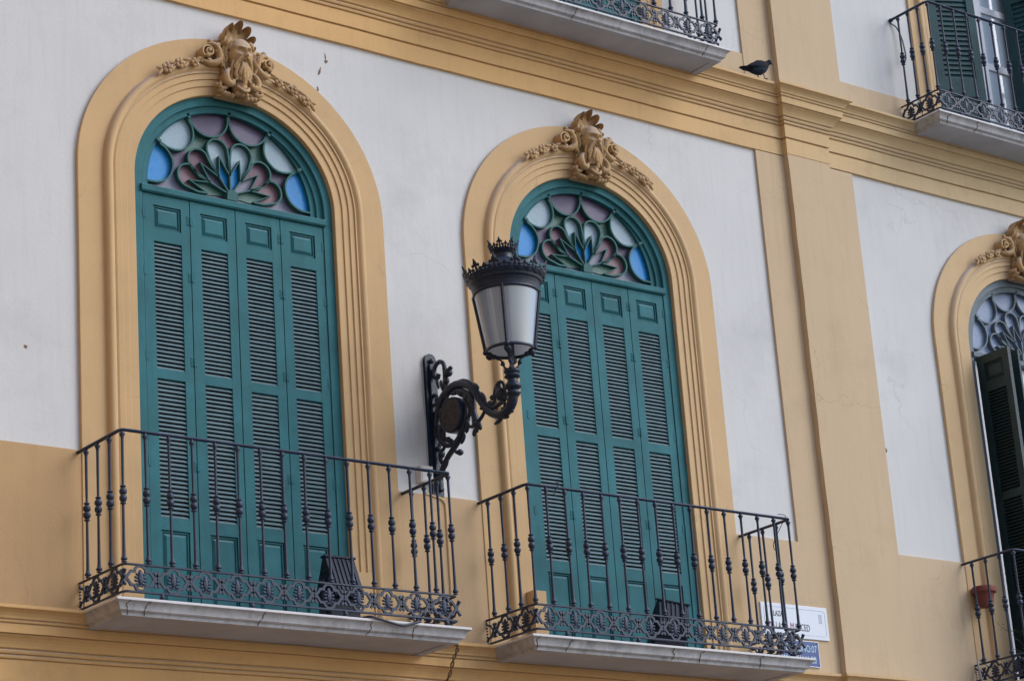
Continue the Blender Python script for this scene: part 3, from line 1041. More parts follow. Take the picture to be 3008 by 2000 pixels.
# ------------------------------------------------------------------ carved keystone masks
def make_mask():
    root = thing("keystone_mask", "", "carving", (0, -.04, .69), "bearded keystone masks over the arches")
    def fin(mb, name, sm=60):
        mb.xform(Matrix.Translation((0, .04, -.69)))
        return mb.build(name, M['mask'], root, smooth=sm)
    # keystone body
    mb = MB()
    poly = [(-.085, .735), (.085, .735), (.12, .85), (.125, 1.0), (.12, 1.12), (.07, 1.22), (-.07, 1.22), (-.12, 1.12), (-.125, 1.0), (-.12, .85)]
    mb.prism(poly[::-1], -.085, -.01)
    fin(mb, "keystone", 30)
    # shell crest
    mb = MB()
    rows = []
    nA, nR = 112, 16
    for j in range(nR + 1):
        v = j / nR
        row = []
        for i in range(nA + 1):
            u = -1 + 2 * i / nA
            a = u * radians(96)
            lobe = abs(cos(u * pi * 3.5)) ** .42
            R_ = (.238 - .075 * abs(u) ** 1.4) - .048 * (1 - lobe) * v
            r = .05 + (R_ - .05) * v
            yy = -.100 - .026 * lobe * v + .03 * sin(v * pi * .7)
            if v > .72:
                k = (v - .72) / .28
                yy -= .075 * k * k * (1 - .4 * abs(u)) * (.3 + .7 * lobe)
                r -= .030 * k * k
            row.append((r * sin(a) * .90, yy, 1.085 + r * cos(a) * .98))
        rows.append(row)
    mb.grid(rows)
    back = [[(x, min(yy + .035, -.01), z) for x, yy, z in r] for r in rows]
    mb.grid(back, flip=True)
    mb.grid([rows[-1], back[-1]])
    mb.grid([[r[0] for r in rows], [r[0] for r in back]])
    mb.grid([[r[-1] for r in rows], [r[-1] for r in back]])
    # edge beads curling forward
    fin(mb, "shell_crest", 55)
    # head: displaced ellipsoid
    mb = MB()
    rows = []
    nu, nv = 64, 60
    for j in range(nv + 1):
        ph = pi * j / nv
        row = []
        for i in range(nu + 1):
            th = pi * i / nu          # 0 = right side, pi = left, front at pi/2
            x = .090 * sin(ph) ** .85 * cos(th)
            yy = -.080 * sin(ph) ** .8 * sin(th)
            z = .125 * cos(ph)
            if z > .055:
                yy *= 1 - .45 * ((z - .055) / .07)
            if z < -.03:
                x *= 1 - .35 * ((-.03 - z) / .095)
            d = 0.0
            def bmp(cx2, cz2, sx, sz, h):
                return h * math.exp(-((x - cx2) / sx) ** 2 - ((z - cz2) / sz) ** 2)
            d += bmp(-.034, .054, .026, .007, .016) + bmp(.034, .054, .026, .007, .016)          # brow
            d += bmp(-.028, .045, .018, .008, .006) + bmp(.028, .045, .018, .008, .006)
            d -= bmp(-.034, .028, .023, .015, .032) + bmp(.034, .028, .023, .015, .032)
            d += bmp(-.034, .026, .012, .0075, .020) + bmp(.034, .026, .012, .0075, .020)
            d += bmp(0, .020, .0095, .026, .024) + bmp(0, -.008, .014, .011, .038)
            d += bmp(-.013, -.013, .007, .007, .012) + bmp(.013, -.013, .007, .007, .012)
            d += bmp(-.042, -.004, .018, .016, .010) + bmp(.042, -.004, .018, .016, .010)
            d -= bmp(0, -.046, .018, .0055, .020)
            d += bmp(0, -.058, .015, .006, .010)
            row.append((x, -.115 + yy - d, 1.025 + z))
        rows.append(row)
    mb.grid(rows)
    mb.xform(Matrix.Translation((0, -.10, 1.0)) @ Matrix.Rotation(radians(13), 4, 'X') @ Matrix.Translation((0, .10, -1.0)))
    mb.xform(Matrix.Translation((0, -.018, 0)))
    fin(mb, "head", 70)
    # moustache, beard and hair locks
    mb = MB()
    def lock(pts, r, fl=.8):
        P = spline(pts, 6)
        k = len(P)
        R_ = [r * (sin(pi * min(1, .12 + .88 * (1 - i / (k - 1)) ** .8) ) * .55 + .45) * (1 - .75 * (i / (k - 1)) ** 3) for i in range(k)]
        mb.tube(P, R_, 8, flat=fl)
    for s in (-1, 1):
        lock([(s * .004, -.205, .992), (s * .022, -.212, .982), (s * .046, -.200, .962), (s * .062, -.185, .932), (s * .070, -.175, .905), (s * .055, -.18, .893)], .0155)
        lock([(s * .010, -.200, .981), (s * .03, -.20, .966), (s * .050, -.185, .940), (s * .05, -.18, .915)], .011)
        lock([(s * .012, -.19, .955), (s * .016, -.197, .92), (s * .030, -.19, .87), (s * .020, -.185, .835), (s * .038, -.19, .815)], .021)
        lock([(s * .030, -.18, .95), (s * .045, -.18, .91), (s * .058, -.17, .865), (s * .048, -.168, .83), (s * .066, -.17, .81)], .020)
        lock([(s * .060, -.15, 1.0), (s * .072, -.16, .95), (s * .078, -.15, .90), (s * .066, -.14, .86), (s * .088, -.145, .84)], .018)
        lock([(s * .004, -.19, .95), (s * .006, -.202, .90), (s * .010, -.20, .84), (s * -.004, -.195, .80), (s * .012, -.20, .775)], .020)
        # hair over the temples
        lock([(s * .02, -.165, 1.130), (s * .072, -.150, 1.118), (s * .100, -.125, 1.08), (s * .108, -.115, 1.03), (s * .100, -.12, .99), (s * .114, -.12, .955)], .014)
        lock([(s * .05, -.14, 1.14), (s * .105, -.12, 1.10), (s * .122, -.10, 1.04), (s * .114, -.10, .98), (s * .118, -.105, .93), (s * .10, -.11, .90)], .019)
        lock([(s * .09, -.10, 1.10), (s * .125, -.09, 1.06), (s * .130, -.08, .99), (s * .118, -.09, .93), (s * .128, -.095, .88)], .017)
        lock([(s * .075, -.15, 1.140), (s * .098, -.145, 1.12), (s * .112, -.14, 1.085)], .02)
    fin(mb, "beard", 70)
    # side volutes
    for s in (-1, 1):
        mb = MB()
        cx2, cz2 = s * .250, 1.015
        front, backr = [], []
        n = 46
        rows = [[], [], [], []]
        for i in range(n + 1):
            t = i / n
            a = radians(-60) + t * radians(640)
            r = (.057 if s < 0 else .052) * (1 - t * .80)
            ca, sa = cos(a), sin(a)
            th = .013 * (1 - .35 * t)
            yo = -.125 - .02 * t
            for k, (rr, yy) in enumerate(((r, yo), (r - th, yo), (r - th, -.02), (r, -.02))):
                rows[k].append((cx2 + s * rr * ca, yy, cz2 + rr * sa))
        for k in range(4):
            mb.grid([rows[k], rows[(k + 1) % 4]])
        mb.ball((cx2, -.135, cz2), .014)
        for k_ in range(7):
            a = radians(20 + 34 * k_)
            mb.ball((s * (.205 + .055 * sin(a * 1.7)), -.10 - .02 * (k_ % 2), .955 + .025 * k_), .022, .018, .016)
        lo_ = spline([(s * .285, -.07, .965), (s * .24, -.085, .935), (s * .18, -.10, .945), (s * .145, -.10, .99), (s * .15, -.08, 1.06), (s * .13, -.07, 1.12)], 7)
        mb.tube(lo_, [.013 + .014 * sin(pi * i / (len(lo_) - 1)) for i in range(len(lo_))], 10, flat=1.5)
        lo_ = spline([(s * .25, -.11, 1.075), (s * .20, -.12, 1.07), (s * .165, -.115, 1.03), (s * .155, -.11, .97), (s * .13, -.11, .92)], 7)
        mb.tube(lo_, [.010 + .014 * sin(pi * i / (len(lo_) - 1)) for i in range(len(lo_))], 10, flat=1.4)
        fin(mb, "volute", 55)
    # lower acanthus
    mb = MB()
    for s in (-1, 1):
        c1 = spline([(s * .095, -.14, .90), (s * .125, -.15, .865), (s * .135, -.155, .82), (s * .12, -.155, .785), (s * .085, -.16, .78), (s * .075, -.165, .81)], 6)
        mb.tube(c1, [.012 + .012 * sin(pi * i / (len(c1) - 1)) for i in range(len(c1))], 9, flat=1.3)
        c1 = spline([(s * .07, -.13, .88), (s * .085, -.12, .82), (s * .11, -.12, .77), (s * .15, -.125, .745), (s * .175, -.13, .76), (s * .165, -.135, .785)], 6)
        mb.tube(c1, [.020 - .010 * i / len(c1) for i in range(len(c1))], 9, flat=1.3)
        for k, (x, z, a) in enumerate(((.155, .735, -40), (.125, .72, -60), (.095, .715, -80), (.18, .77, -10), (.06, .712, -85))):
            mb.ball((s * x, -.10, z), .024, .035, .019)
        mb.ball((s * .10, -.09, .83), .045, .05, .055)
    mb.ball((0, -.115, .775), .06, .06, .06)
    c1 = spline([(-.045, -.165, .765), (-.03, -.18, .74), (0, -.185, .73), (.03, -.18, .74), (.045, -.165, .765)], 6)
    mb.tube(c1, .013, 8)
    for x in (-.035, 0, .035):
        mb.ball((x, -.14, .72), .022, .03, .018)
    mb.prism([(-.17, .70), (.17, .70), (.13, .80), (-.13, .80)][::-1], -.085, -.03)
    fin(mb, "acanthus", 60)
    # garlands of flowers lying on the roll of the arch
    for s in (-1, 1):
        mb = MB()
        def on_arch(deg, off=0):
            t = radians(deg)
            return (s * (1.06 + off) * sin(t), (.975 + off) * cos(t))
        stem = []
        for k in range(24):
            d_ = 15 + (36 - 15) * k / 23
            x, z = on_arch(d_, .008 * sin(k * .9))
            stem.append((x, -.085, z))
        mb.tube(stem, .011, 7)
        def flower(deg, r, off=0, lift=-.10):
            x, z = on_arch(deg, off)
            for k in range(5):
                a = 2 * pi * k / 5 + deg
                mb.ball((x + r * .62 * cos(a), lift, z + r * .62 * sin(a)), r * .46, r * .34, r * .46, 8, 5)
            mb.ball((x, lift - r * .28, z), r * .30, r * .3, r * .30, 8, 5)
        def lf_(deg, off, ln, ang):
            x, z = on_arch(deg, off)
            st_ = len(mb.v)
            mb.ball((0, 0, 0), ln, .010, ln * .36, 10, 6)
            mb.xform(Matrix.Translation((x, -.095, z)) @ Matrix.Rotation(radians(ang) * s, 4, 'Y') @ Matrix.Rotation(.5, 4, 'X'), st_)
        flower(19.5, .036, -.01)
        flower(26.5, .040, .006)
        flower(33.0, .044, .0)
        lf_(16.5, .02, .038, 25)
        lf_(22.5, .022, .036, 10)
        lf_(24, -.018, .032, 45)
        lf_(29.8, .028, .036, 20)
        lf_(30.5, -.02, .032, 60)
        lf_(35.8, .022, .036, 10)
        lf_(36.8, -.006, .040, 55)
        fin(mb, "garland", 60)
    return root
mk1 = make_mask()
mk1["label"] = "carved bearded head with shell crest above the largest arched window"
for c, lb in ((SP, "carved bearded mask with flower garlands directly above the middle arch"), (C3, "carved mask cut by the right edge of the picture above the rightmost arch")):
    k_ = copy_tree(mk1)
    k_.location.x += c
    k_["label"] = lb

# ------------------------------------------------------------------ street lamp on a wall bracket
LX, LY = 1.61, -.972
lamp = thing("street_lamp", "black cast iron wall lantern with crown and frosted glass between two arched windows", "street lamp", (LX, 0, -2.04))
def lfin(mb, name, m, sm=50, par=lamp, **kw):
    mb.xform(Matrix.Translation((-LX, 0, 2.04)))
    return mb.build(name, m, par, smooth=sm, **kw)
mb = MB()
pl = [(LX - .05, -2.04), (LX + .05, -2.04), (LX + .05, -1.01)] + [(LX + .05 * cos(radians(a)), -1.01 + .05 * sin(radians(a))) for a in range(20, 180, 20)] + [(LX - .05, -1.01)]
mb.prism(pl[::-1], -.030, .004)
mb.box(LX - .022, LX + .022, -.050, -.028, -1.98, -1.05)
for z in (-1.02, -1.32, -1.66, -1.99):
    mb.ball((LX + (.02 if z < -1.1 else 0), -.045, z), .020, .016, .020)
lfin(mb, "wall_plate", M['ironblk'])
mb = MB()
def yz(pts, r, fl=1.0, k=7, nn=10, dx=0.0):
    P = spline([(LX + dx, a, b) for a, b in pts], k)
    if isinstance(r, (list, tuple)):
        n_ = len(P) - 1
        R_ = []
        for i in range(len(P)):
            t = i / n_ * (len(r) - 1)
            j = min(int(t), len(r) - 2)
            R_.append(r[j] + (r[j + 1] - r[j]) * (t - j))
    else:
        R_ = r
    mb.tube(P, R_, nn, flat=fl, up=(1, 0, 0))
yz([(-.035, -1.60), (-.06, -1.48), (-.10, -1.39), (-.165, -1.325), (-.27, -1.288), (-.39, -1.298), (-.50, -1.362), (-.585, -1.475), (-.675, -1.582), (-.79, -1.645), (-.89, -1.642), (-.945, -1.60), (-.968, -1.545)],
   [.018, .024, .026, .030, .034, .030, .027, .026, .028, .030, .033, .036, .037])
yz([(-.30, -1.262), (-.41, -1.275), (-.52, -1.34), (-.60, -1.445), (-.69, -1.55), (-.78, -1.60)], [.006, .012, .013, .012, .012, .006])
yz([(-.28, -1.315), (-.38, -1.345), (-.46, -1.40), (-.50, -1.47)], [.012, .020, .020, .012])
yz([(-.035, -1.95), (-.09, -1.865), (-.16, -1.79), (-.25, -1.735), (-.315, -1.685), (-.37, -1.62), (-.41, -1.55), (-.42, -1.47), (-.40, -1.40)], [.022, .022, .020, .022, .024, .022, .018, .014, .010])
yz([(-.03, -1.86), (-.05, -1.93), (-.05, -2.0)], .022)
yz([(-.25, -1.74), (-.27, -1.775), (-.30, -1.79)], [.014, .012, .014])
mb.ball((LX, -.315, -1.788), .026, .026, .024)
# top scroll
yz([(-.17, -1.34), (-.185, -1.25), (-.195, -1.15), (-.185, -1.085), (-.14, -1.055), (-.09, -1.07), (-.065, -1.11), (-.075, -1.155), (-.105, -1.165), (-.12, -1.14)], [.014, .016, .017, .017, .017, .016, .016, .016, .018, .016])
mb.ball((LX, -.235, -1.165), .034, .032, .034)
mb.ball((LX, -.21, -1.22), .022, .022, .03)
mb.ball((LX, -.265, -1.14), .018, .018, .016)
# lower C scroll under the boss
yz([(-.05, -1.42), (-.10, -1.44), (-.13, -1.42)], [.014, .018, .02])
yz([(-.06, -1.52), (-.10, -1.56), (-.09, -1.61)], [.018, .03, .03])
yz([(-.08, -1.58), (-.105, -1.65), (-.17, -1.70), (-.25, -1.70), (-.32, -1.665), (-.36, -1.61)], [.026, .024, .018, .016, .014, .010])
mb.ball((LX, -.18, -1.655), .022, .03, .02)
mb.ball((LX, -.095, -1.74), .026, .026, .034)
# drop ornament
yz([(-.475, -1.38), (-.50, -1.46), (-.505, -1.54), (-.525, -1.62), (-.535, -1.70)], [.022, .026, .022, .030, .006])
mb.ball((LX, -.505, -1.565), .030, .026, .012)
mb.ball((LX, -.53, -1.64), .034, .036, .030)
yz([(-.42, -1.60), (-.45, -1.635), (-.50, -1.64), (-.56, -1.62), (-.605, -1.595), (-.635, -1.56), (-.615, -1.53), (-.59, -1.545)], [.010, .012, .014, .014, .013, .012, .012, .012])
yz([(-.44, -1.44), (-.46, -1.50), (-.45, -1.55), (-.425, -1.56)], [.014, .013, .012, .015])
# knot
loop = [(-.76, -1.545), (-.765, -1.47), (-.79, -1.425), (-.83, -1.41), (-.865, -1.435), (-.88, -1.49), (-.885, -1.56)]
yz(loop, [.016, .014, .012, .012, .012, .014, .018])
mb.ball((LX, -.825, -1.50), .034, .042, .05)
mb.ball((LX, -.82, -1.44), .014, .014, .03)
mb.ball((LX, -.735, -1.50), .022, .024, .022)
yz([(-.70, -1.56), (-.76, -1.575), (-.83, -1.565), (-.87, -1.58), (-.86, -1.615), (-.835, -1.61)], [.010, .015, .016, .014, .014, .014])
yz([(-.93, -1.64), (-.945, -1.66), (-.955, -1.655)], [.016, .012, .006])
rb = random.Random(5)
def leafy(yc, zc, ang, ln, wd, th=.016):
    st_ = len(mb.v)
    mb.ball((0, 0, 0), th, ln, wd, 8, 6)
    mb.xform(Matrix.Translation((LX, yc, zc)) @ Matrix.Rotation(radians(ang), 4, 'X'), st_)
for yc, zc, ang, ln, wd in ((-.20, -1.33, -20, .055, .022), (-.29, -1.335, 10, .055, .020), (-.36, -1.36, 35, .060, .022), (-.43, -1.41, 55, .055, .022), (-.47, -1.46, 65, .05, .020),
                            (-.55, -1.36, 40, .05, .018), (-.63, -1.46, 55, .05, .016), (-.72, -1.54, 35, .05, .018), (-.86, -1.68, 10, .05, .014), (-.78, -1.69, -10, .05, .014),
                            (-.16, -1.42, 70, .05, .024), (-.12, -1.47, 85, .05, .024), (-.13, -1.62, 100, .05, .026), (-.20, -1.67, 20, .05, .020), (-.36, -1.70, -50, .045, .018),
                            (-.42, -1.63, -65, .05, .018), (-.14, -1.83, -50, .05, .016), (-.08, -1.77, 80, .05, .020), (-.21, -1.28, 70, .05, .020), (-.15, -1.24, 80, .05, .014),
                            (-.56, -1.66, 60, .04, .020), (-.50, -1.69, -60, .035, .018), (-.80, -1.46, 60, .045, .022), (-.85, -1.53, -60, .04, .020), (-.10, -1.20, 80, .06, .012)):
    leafy(yc, zc, ang, ln, wd)
yz([(-.05, -1.68), (-.09, -1.72), (-.13, -1.70), (-.12, -1.665)], [.014, .014, .013, .016])
yz([(-.04, -1.28), (-.08, -1.30), (-.09, -1.34), (-.06, -1.36)], [.014, .014, .013, .016])
yz([(-.18, -1.335), (-.21, -1.36), (-.20, -1.40), (-.165, -1.395)], [.012, .012, .012, .015])
lfin(mb, "bracket", M['ironblk'])
mb = MB()
# round boss with relief on both faces (axis along x)
def disc(r0, x0, x1, cy_, cz_, n=32):
    rows = [[(LX + xx, cy_ + rr * cos(2 * pi * j / n), cz_ + rr * sin(2 * pi * j / n)) for j in range(n)] for rr, xx in ((0.001, x0), (r0 * .86, x0), (r0 * .88, x0 - .016), (r0 * .95, x0 - .016), (r0, x0), (r0, x1), (r0 * .93, x1 + .014), (r0 * .82, x1 + .012), (r0 * .8, x1), (.001, x1))]
    mb.grid(rows, closed_u=True)
disc(.132, -.035, .035, -.285, -1.505)
lfin(mb, "boss", M['ironblk'])
mb = MB()
rnd = random.Random(4)
for i in range(26):
    a, r = rnd.uniform(0, 2 * pi), .088 * sqrt(rnd.random())
    mb.ball((LX - .047, -.285 + r * cos(a), -1.505 + r * sin(a)), .006, rnd.uniform(.008, .018), rnd.uniform(.006, .014), 8, 5)
n = 28
mb.add([(LX - .0485, -.285 + .116 * cos(2 * pi * j / n), -1.505 + .116 * sin(2 * pi * j / n)) for j in range(n)], [tuple(range(n))])
lfin(mb, "relief", M['bronze'])
# turned stem
mb = MB()
mb.lathe([(.037, -1.56), (.045, -1.548), (.051, -1.542), (.051, -1.530), (.040, -1.520), (.036, -1.513), (.040, -1.508), (.058, -1.497), (.061, -1.487), (.058, -1.475), (.044, -1.460), (.038, -1.447),
          (.036, -1.434), (.042, -1.428), (.055, -1.420), (.057, -1.412), (.050, -1.405), (.047, -1.395), (.057, -1.385), (.059, -1.372), (.052, -1.362), (.02, -1.356)], LX, LY, 24)
mb.lathe([(.017, -1.36), (.022, -1.352), (.014, -1.34), (.013, -1.30), (.018, -1.29), (.020, -1.27), (.020, -1.20), (.02, -1.18)], LX, LY, 14)
for k in range(4):
    a = radians(225 + 90 * k)
    ca, sa = cos(a), sin(a)
    P = [(LX + r * ca, LY + r * sa, z) for r, z in ((.035, -1.365), (.050, -1.34), (.062, -1.305), (.085, -1.275), (.12, -1.262), (.148, -1.250), (.160, -1.225))]
    P = spline(P, 5)
    mb.tube(P, [.010 + .004 * sin(i * .9) for i in range(len(P))], 8)
    mb.ball((LX + .150 * ca, LY + .150 * sa, -1.248), .028, .028, .030)
    mb.ball((LX + .118 * ca, LY + .118 * sa, -1.258), .022, .022, .018)
    mb.ball((LX + .064 * ca, LY + .064 * sa, -1.318), .014, .014, .012)
lfin(mb, "stem", M['ironblk'])
# cage
mb = MB()
def ring(r, z, t, h=None, n=40):
    rows = []
    h = h or t
    for j in range(n):
        a = 2 * pi * j / n
        rows.append([(LX + (r + t * cos(q)) * cos(a), LY + (r + t * cos(q)) * sin(a), z + h * sin(q)) for q in [2 * pi * k / 8 for k in range(8)]])
    mb.grid(rows, closed_u=True, closed_v=True)
ring(.168, -1.222, .009, .012)
ring(.232, -.806, .010, .013)
for k in range(4):
    a = radians(225 + 90 * k)
    mb.tube([(LX + r * cos(a), LY + r * sin(a), z) for r, z in ((.172, -1.225), (.234, -.80))], .0115, 8)
    for i in range(28):
        t = (i + .5) / 28
        r, z = .176 + .062 * t, -1.225 + .425 * t
        mb.ball((LX + (r + .006) * cos(a), LY + (r + .006) * sin(a), z), .0075, n=6, k=4)
    mb.ball((LX + .178 * cos(a), LY + .178 * sin(a), -1.222), .018)
lfin(mb, "cage", M['ironblk'])
mb = MB()
n = 48
rows = [[(LX + r * cos(2 * pi * j / n), LY + r * sin(2 * pi * j / n), z) for j in range(n)] for r, z in ((.165, -1.222), (.169, -1.20), (.200, -1.0), (.229, -.81), (.222, -.81), (.160, -1.215), (.05, -1.217), (.02, -1.217))]
mb.grid(rows[:5], closed_u=True)
lfin(mb, "glass", M['frost'])
mb = MB()
mb.lathe([(.05, -.81), (.05, -.99), (.03, -1.03), (.01, -1.05)], LX, LY, 16)
lfin(mb, "bulb_housing", M['plug'])
# hood with two crowns
mb = MB()
mb.lathe([(.222, -.812), (.236, -.806), (.240, -.79), (.243, -.765), (.247, -.757), (.243, -.750), (.246, -.742), (.258, -.735), (.262, -.726), (.264, -.715), (.282, -.700), (.288, -.690), (.276, -.680),
          (.246, -.678), (.235, -.665), (.205, -.630), (.165, -.596), (.120, -.566), (.085, -.550), (.070, -.542), (.066, -.530), (.062, -.512), (.066, -.500), (.076, -.494), (.080, -.486), (.078, -.478), (.05, -.474)], LX, LY, 48)
lfin(mb, "hood", M['ironblk'], 35)
def crown(name, r0, z0, r1, h, n, w_):
    mb = MB()
    for k in range(n):
        a = 2 * pi * (k + .5) / n
        big = k % 2 == 0
        hh = h if big else h * .62
        t = Vector((-sin(a), cos(a), 0))
        o_ = Vector((cos(a), sin(a), 0))
        u_ = (o_ * (r1 - r0) + Vector((0, 0, h))).normalized()
        base = Vector((LX, LY, z0)) + o_ * r0
        def bl(fx, fy, rx, ry):
            c = base + t * fx * w_ + u_ * fy * hh
            st_ = len(mb.v)
            mb.ball((0, 0, 0), 1, 1, 1, 8, 5)
            nrm = t.cross(u_)
            Mx = Matrix(((t.x * rx, nrm.x * .007, u_.x * ry, c.x), (t.y * rx, nrm.y * .007, u_.y * ry, c.y), (t.z * rx, nrm.z * .007, u_.z * ry, c.z), (0, 0, 0, 1)))
            mb.xform(Mx, st_)
        bl(0, .30, w_ * .13, hh * .34)
        bl(0, .74, w_ * .17, hh * .22)
        bl(0, .92, w_ * .08, hh * .16)
        bl(-.22, .60, w_ * .14, hh * .12)
        bl(.22, .60, w_ * .14, hh * .12)
        bl(-.30, .34, w_ * .15, hh * .14)
        bl(.30, .34, w_ * .15, hh * .14)
        bl(-.36, .08, w_ * .16, hh * .16)
        bl(.36, .08, w_ * .16, hh * .16)
    nr = 40
    rows = [[(LX + r * cos(2 * pi * j / nr), LY + r * sin(2 * pi * j / nr), z) for j in range(nr)] for r, z in ((r0 - .012, z0 - .02), (r0 + .002, z0 - .004), (r0 + .006, z0 + .008), (r0 - .004, z0 + .010), (r0 - .016, z0 - .016))]
    mb.grid(rows, closed_u=True, closed_v=True)
    lfin(mb, name, M['ironblk'])
crown("gallery", .268, -.708, .310, .108, 24, .112)
crown("crown", .083, -.482, .118, .080, 14, .062)

# ------------------------------------------------------------------ small electrical things
jb = MB()
jb.box(1.435, 1.545, -.065, 0.0, -1.955, -1.835)
jb.box(1.445, 1.535, -.069, -.064, -1.945, -1.845)
tag(jb.build("junction_box", M['plug'], None, bevel=.004), "small white junction box at the foot of the street lamp's wall plate", "junction box")
cp = MB()
cp.tube(spline([(1.50, -.02, -2.03), (1.58, -.022, -2.045), (1.63, -.024, -2.055), (1.662, -.024, -2.09), (1.668, -.024, -2.15), (1.668, -.024, -2.35), (1.668, -.024, -3.15)], 6), .011, 8)
tag(cp.build("conduit_pipe", M['trim'], None, smooth=60), "thin ochre painted conduit running down the wall between the two balconies", "pipe")
cb = MB()
cb.tube(spline([(1.548, -.006, -1.02), (1.546, -.006, -1.3), (1.552, -.006, -1.5), (1.546, -.006, -1.7), (1.55, -.006, -1.83)], 6), .005, 6)
tag(cb.build("cable", M['inkgrey'], None), "thin grey cable running down the wall beside the lamp's wall plate", "cable")
for c, s, lb in ((0, 1, "ochre painted block right of the largest window's shutters on the balcony floor"), (SP, -1, "ochre painted block left of the middle window's shutters on the balcony floor")):
    bx_ = MB()
    x0, x1 = sorted((c + s * .80, c + s * .92))
    bx_.box(x0, x1, -.13, -.03, ZF, -2.69)
    tag(bx_.build("meter_box", M['trim'], None, bevel=.003), lb, "box", "ochre painted blocks beside the shutters")
# floodlights
def make_flood():
    root = thing("floodlight", "", "floodlight", (0, 0, 0), "floodlights on the balcony floors")
    prof = [(-.02, .455), (-.055, .455), (-.155, .20), (-.150, .17), (.075, .17), (.085, .20)]
    mb = MB()
    hw = .13
    n = len(prof)
    vs = [(-hw, yy, z) for yy, z in prof] + [(hw, yy, z) for yy, z in prof]
    mb.add(vs, [tuple(range(n)), tuple(range(2 * n - 1, n - 1, -1))] + [(i, i + n, (i + 1) % n + n, (i + 1) % n) for i in range(n)])
    for k in range(5):
        z = .21 + k * .045
        mb.box(-hw - .006, -hw, -.12 + k * .018, .06 - k * .016, z, z + .006)
    mb.box(-hw - .008, hw + .008, -.068, -.008, .452, .468)
    hs = mb.build("housing", M['flood'], root, bevel=.003)
    mb = MB()
    for k in range(6):
        x = -.095 + k * .038
        mb.obox((x, -.108, .328), (.007, 0, 0), (0, .046, .117), (0, -.0045, .0018))
    mb.build("cooling_fin", M['flood'], root)
    mb = MB()
    mb.box(-.15, -.142, -.06, -.02, .01, .30)
    mb.box(.142, .15, -.06, -.02, .01, .30)
    mb.box(-.15, .15, -.06, -.02, .0, .012)
    mb.box(-.13, .13, -.10, .05, .012, .172)
    mb.build("stand", M['cable'], root, bevel=.003)
    mb = MB()
    mb.obox((0, .030, .325), (.11, 0, 0), (0, -.045, .115), (0, .003, .001))
    mb.build("lens", M['pane'], root)
    return root
fl1 = make_flood()
fl1.location = (.46, -.36, ZF)
fl1.scale = (.9, 1, 1)
fl1["label"] = "upright ribbed floodlight near the shutters on the balcony of the largest window"
fl2 = copy_tree(fl1)
fl2.location = (SP + .10, -.33, ZF)
fl2.rotation_euler = (radians(12), radians(9), radians(-14))
fl2.scale = (.95, 1, .86)
fl2["label"] = "tilted dark floodlight behind the railing of the middle window's balcony"

def wire(name, pts, r, m, label, cat="cable", k=7, twist=False):
    mb = MB()
    P = spline(pts, k)
    if twist:
        for ph in (0, pi):
            Q = [p_ + Vector((.009 * cos(i * .7 + ph), .009 * sin(i * .7 + ph), 0)) for i, p_ in enumerate(P)]
            mb.tube(Q, r, 6)
    else:
        mb.tube(P, r, 8)
    return tag(mb.build(name, m, None, smooth=60), label, cat)
wire("cable", [(.60, -.33, ZF + .012), (.52, -.45, ZF + .012), (.50, -.56, ZF + .013), (.53, -.635, ZF + .012), (.58, -.650, ZF + .002), (.70, -.652, ZF - .022), (.78, -.652, ZF - .032), (.86, -.650, ZF - .014), (.92, -.645, ZF + .006), (.96, -.60, ZF + .010), (1.0, -.5, ZF + .012)], .009, M['cable'],
     "black cable drooping over the front edge of the left balcony")
wire("twisted_cable", [(1.34, -.10, -3.20), (1.42, -.24, -3.185), (1.50, -.255, -3.17), (1.535, -.235, -3.20), (1.52, -.20, -3.27), (1.515, -.16, -3.36), (1.50, -.10, -3.47), (1.50, -.06, -3.8)], .006, M['cableb'],
     "brown twisted cable hanging down the cornice between the two balconies", twist=True)
wire("wire", [(SP - RH + .25, -.60, ZF + 1.115), (SP - RH + .28, -.615, ZF + 1.125), (SP - RH + .27, -.61, ZF + 1.08), (SP - RH + .24, -.60, ZF + 1.06), (SP - RH + .26, -.61, ZF + 1.02)], .0035, M['cable'],
     "short black wire twisted round the middle balcony's handrail above its shutters", "wire")
wire("wire", [(SP + RH - .11, -.592, ZF + 1.12), (SP + RH - .04, -.60, ZF + 1.11), (SP + RH - .03, -.53, ZF + 1.05), (SP + RH - .05, -.45, ZF + .93), (SP + RH - .03, -.44, ZF + .88), (SP + RH - .02, -.46, ZF + .95)], .003, M['cable'],
     "loose wire hanging inside the far corner of the middle balcony's railing", "wire")
wire("cable", [(C3 - 1.20, -.10, ZF + .20), (C3 - 1.31, -.10, ZF + .25), (C3 - 1.345, -.11, ZF + .20), (C3 - 1.33, -.13, ZF + .05), (C3 - 1.27, -.2, ZF - .02), (C3 - 1.2, -.3, ZF + .01)], .008, M['inkgrey'],
     "pale cable looping round the frieze of the bottom right balcony")

# ------------------------------------------------------------------ signs
def text(s, size, x, z, m, parent, yy, name="lettering", sx=1.0, rot=0.0, align='LEFT', bold=0.0):
    cu = bpy.data.curves.new("t", 'FONT')
    cu.body = s
    cu.size = size
    cu.align_x = align
    cu.extrude = .0006
    cu.offset = bold
    o = bpy.data.objects.new("t", cu)
    COL.objects.link(o)
    me = bpy.data.meshes.new_from_object(o)
    bpy.data.objects.remove(o)
    me.materials.clear()
    me.materials.append(m)
    ob = bpy.data.objects.new(name, me)
    COL.objects.link(ob)
    ob.parent = parent
    ob.rotation_euler = (radians(90), rot, 0)
    ob.scale = (sx, 1, 1)
    ob.location = (x, yy, z)
    return ob
sg = thing("street_sign", "white street name plate reading PLAZA DE LA MERCED behind the middle balcony", "sign", (4.685, 0, -2.835))
mb = MB()
mb.box(0, .725, -.035, -.0, 0, .268)
mb.build("panel", M['signw'], sg, bevel=.003)
mb = MB()
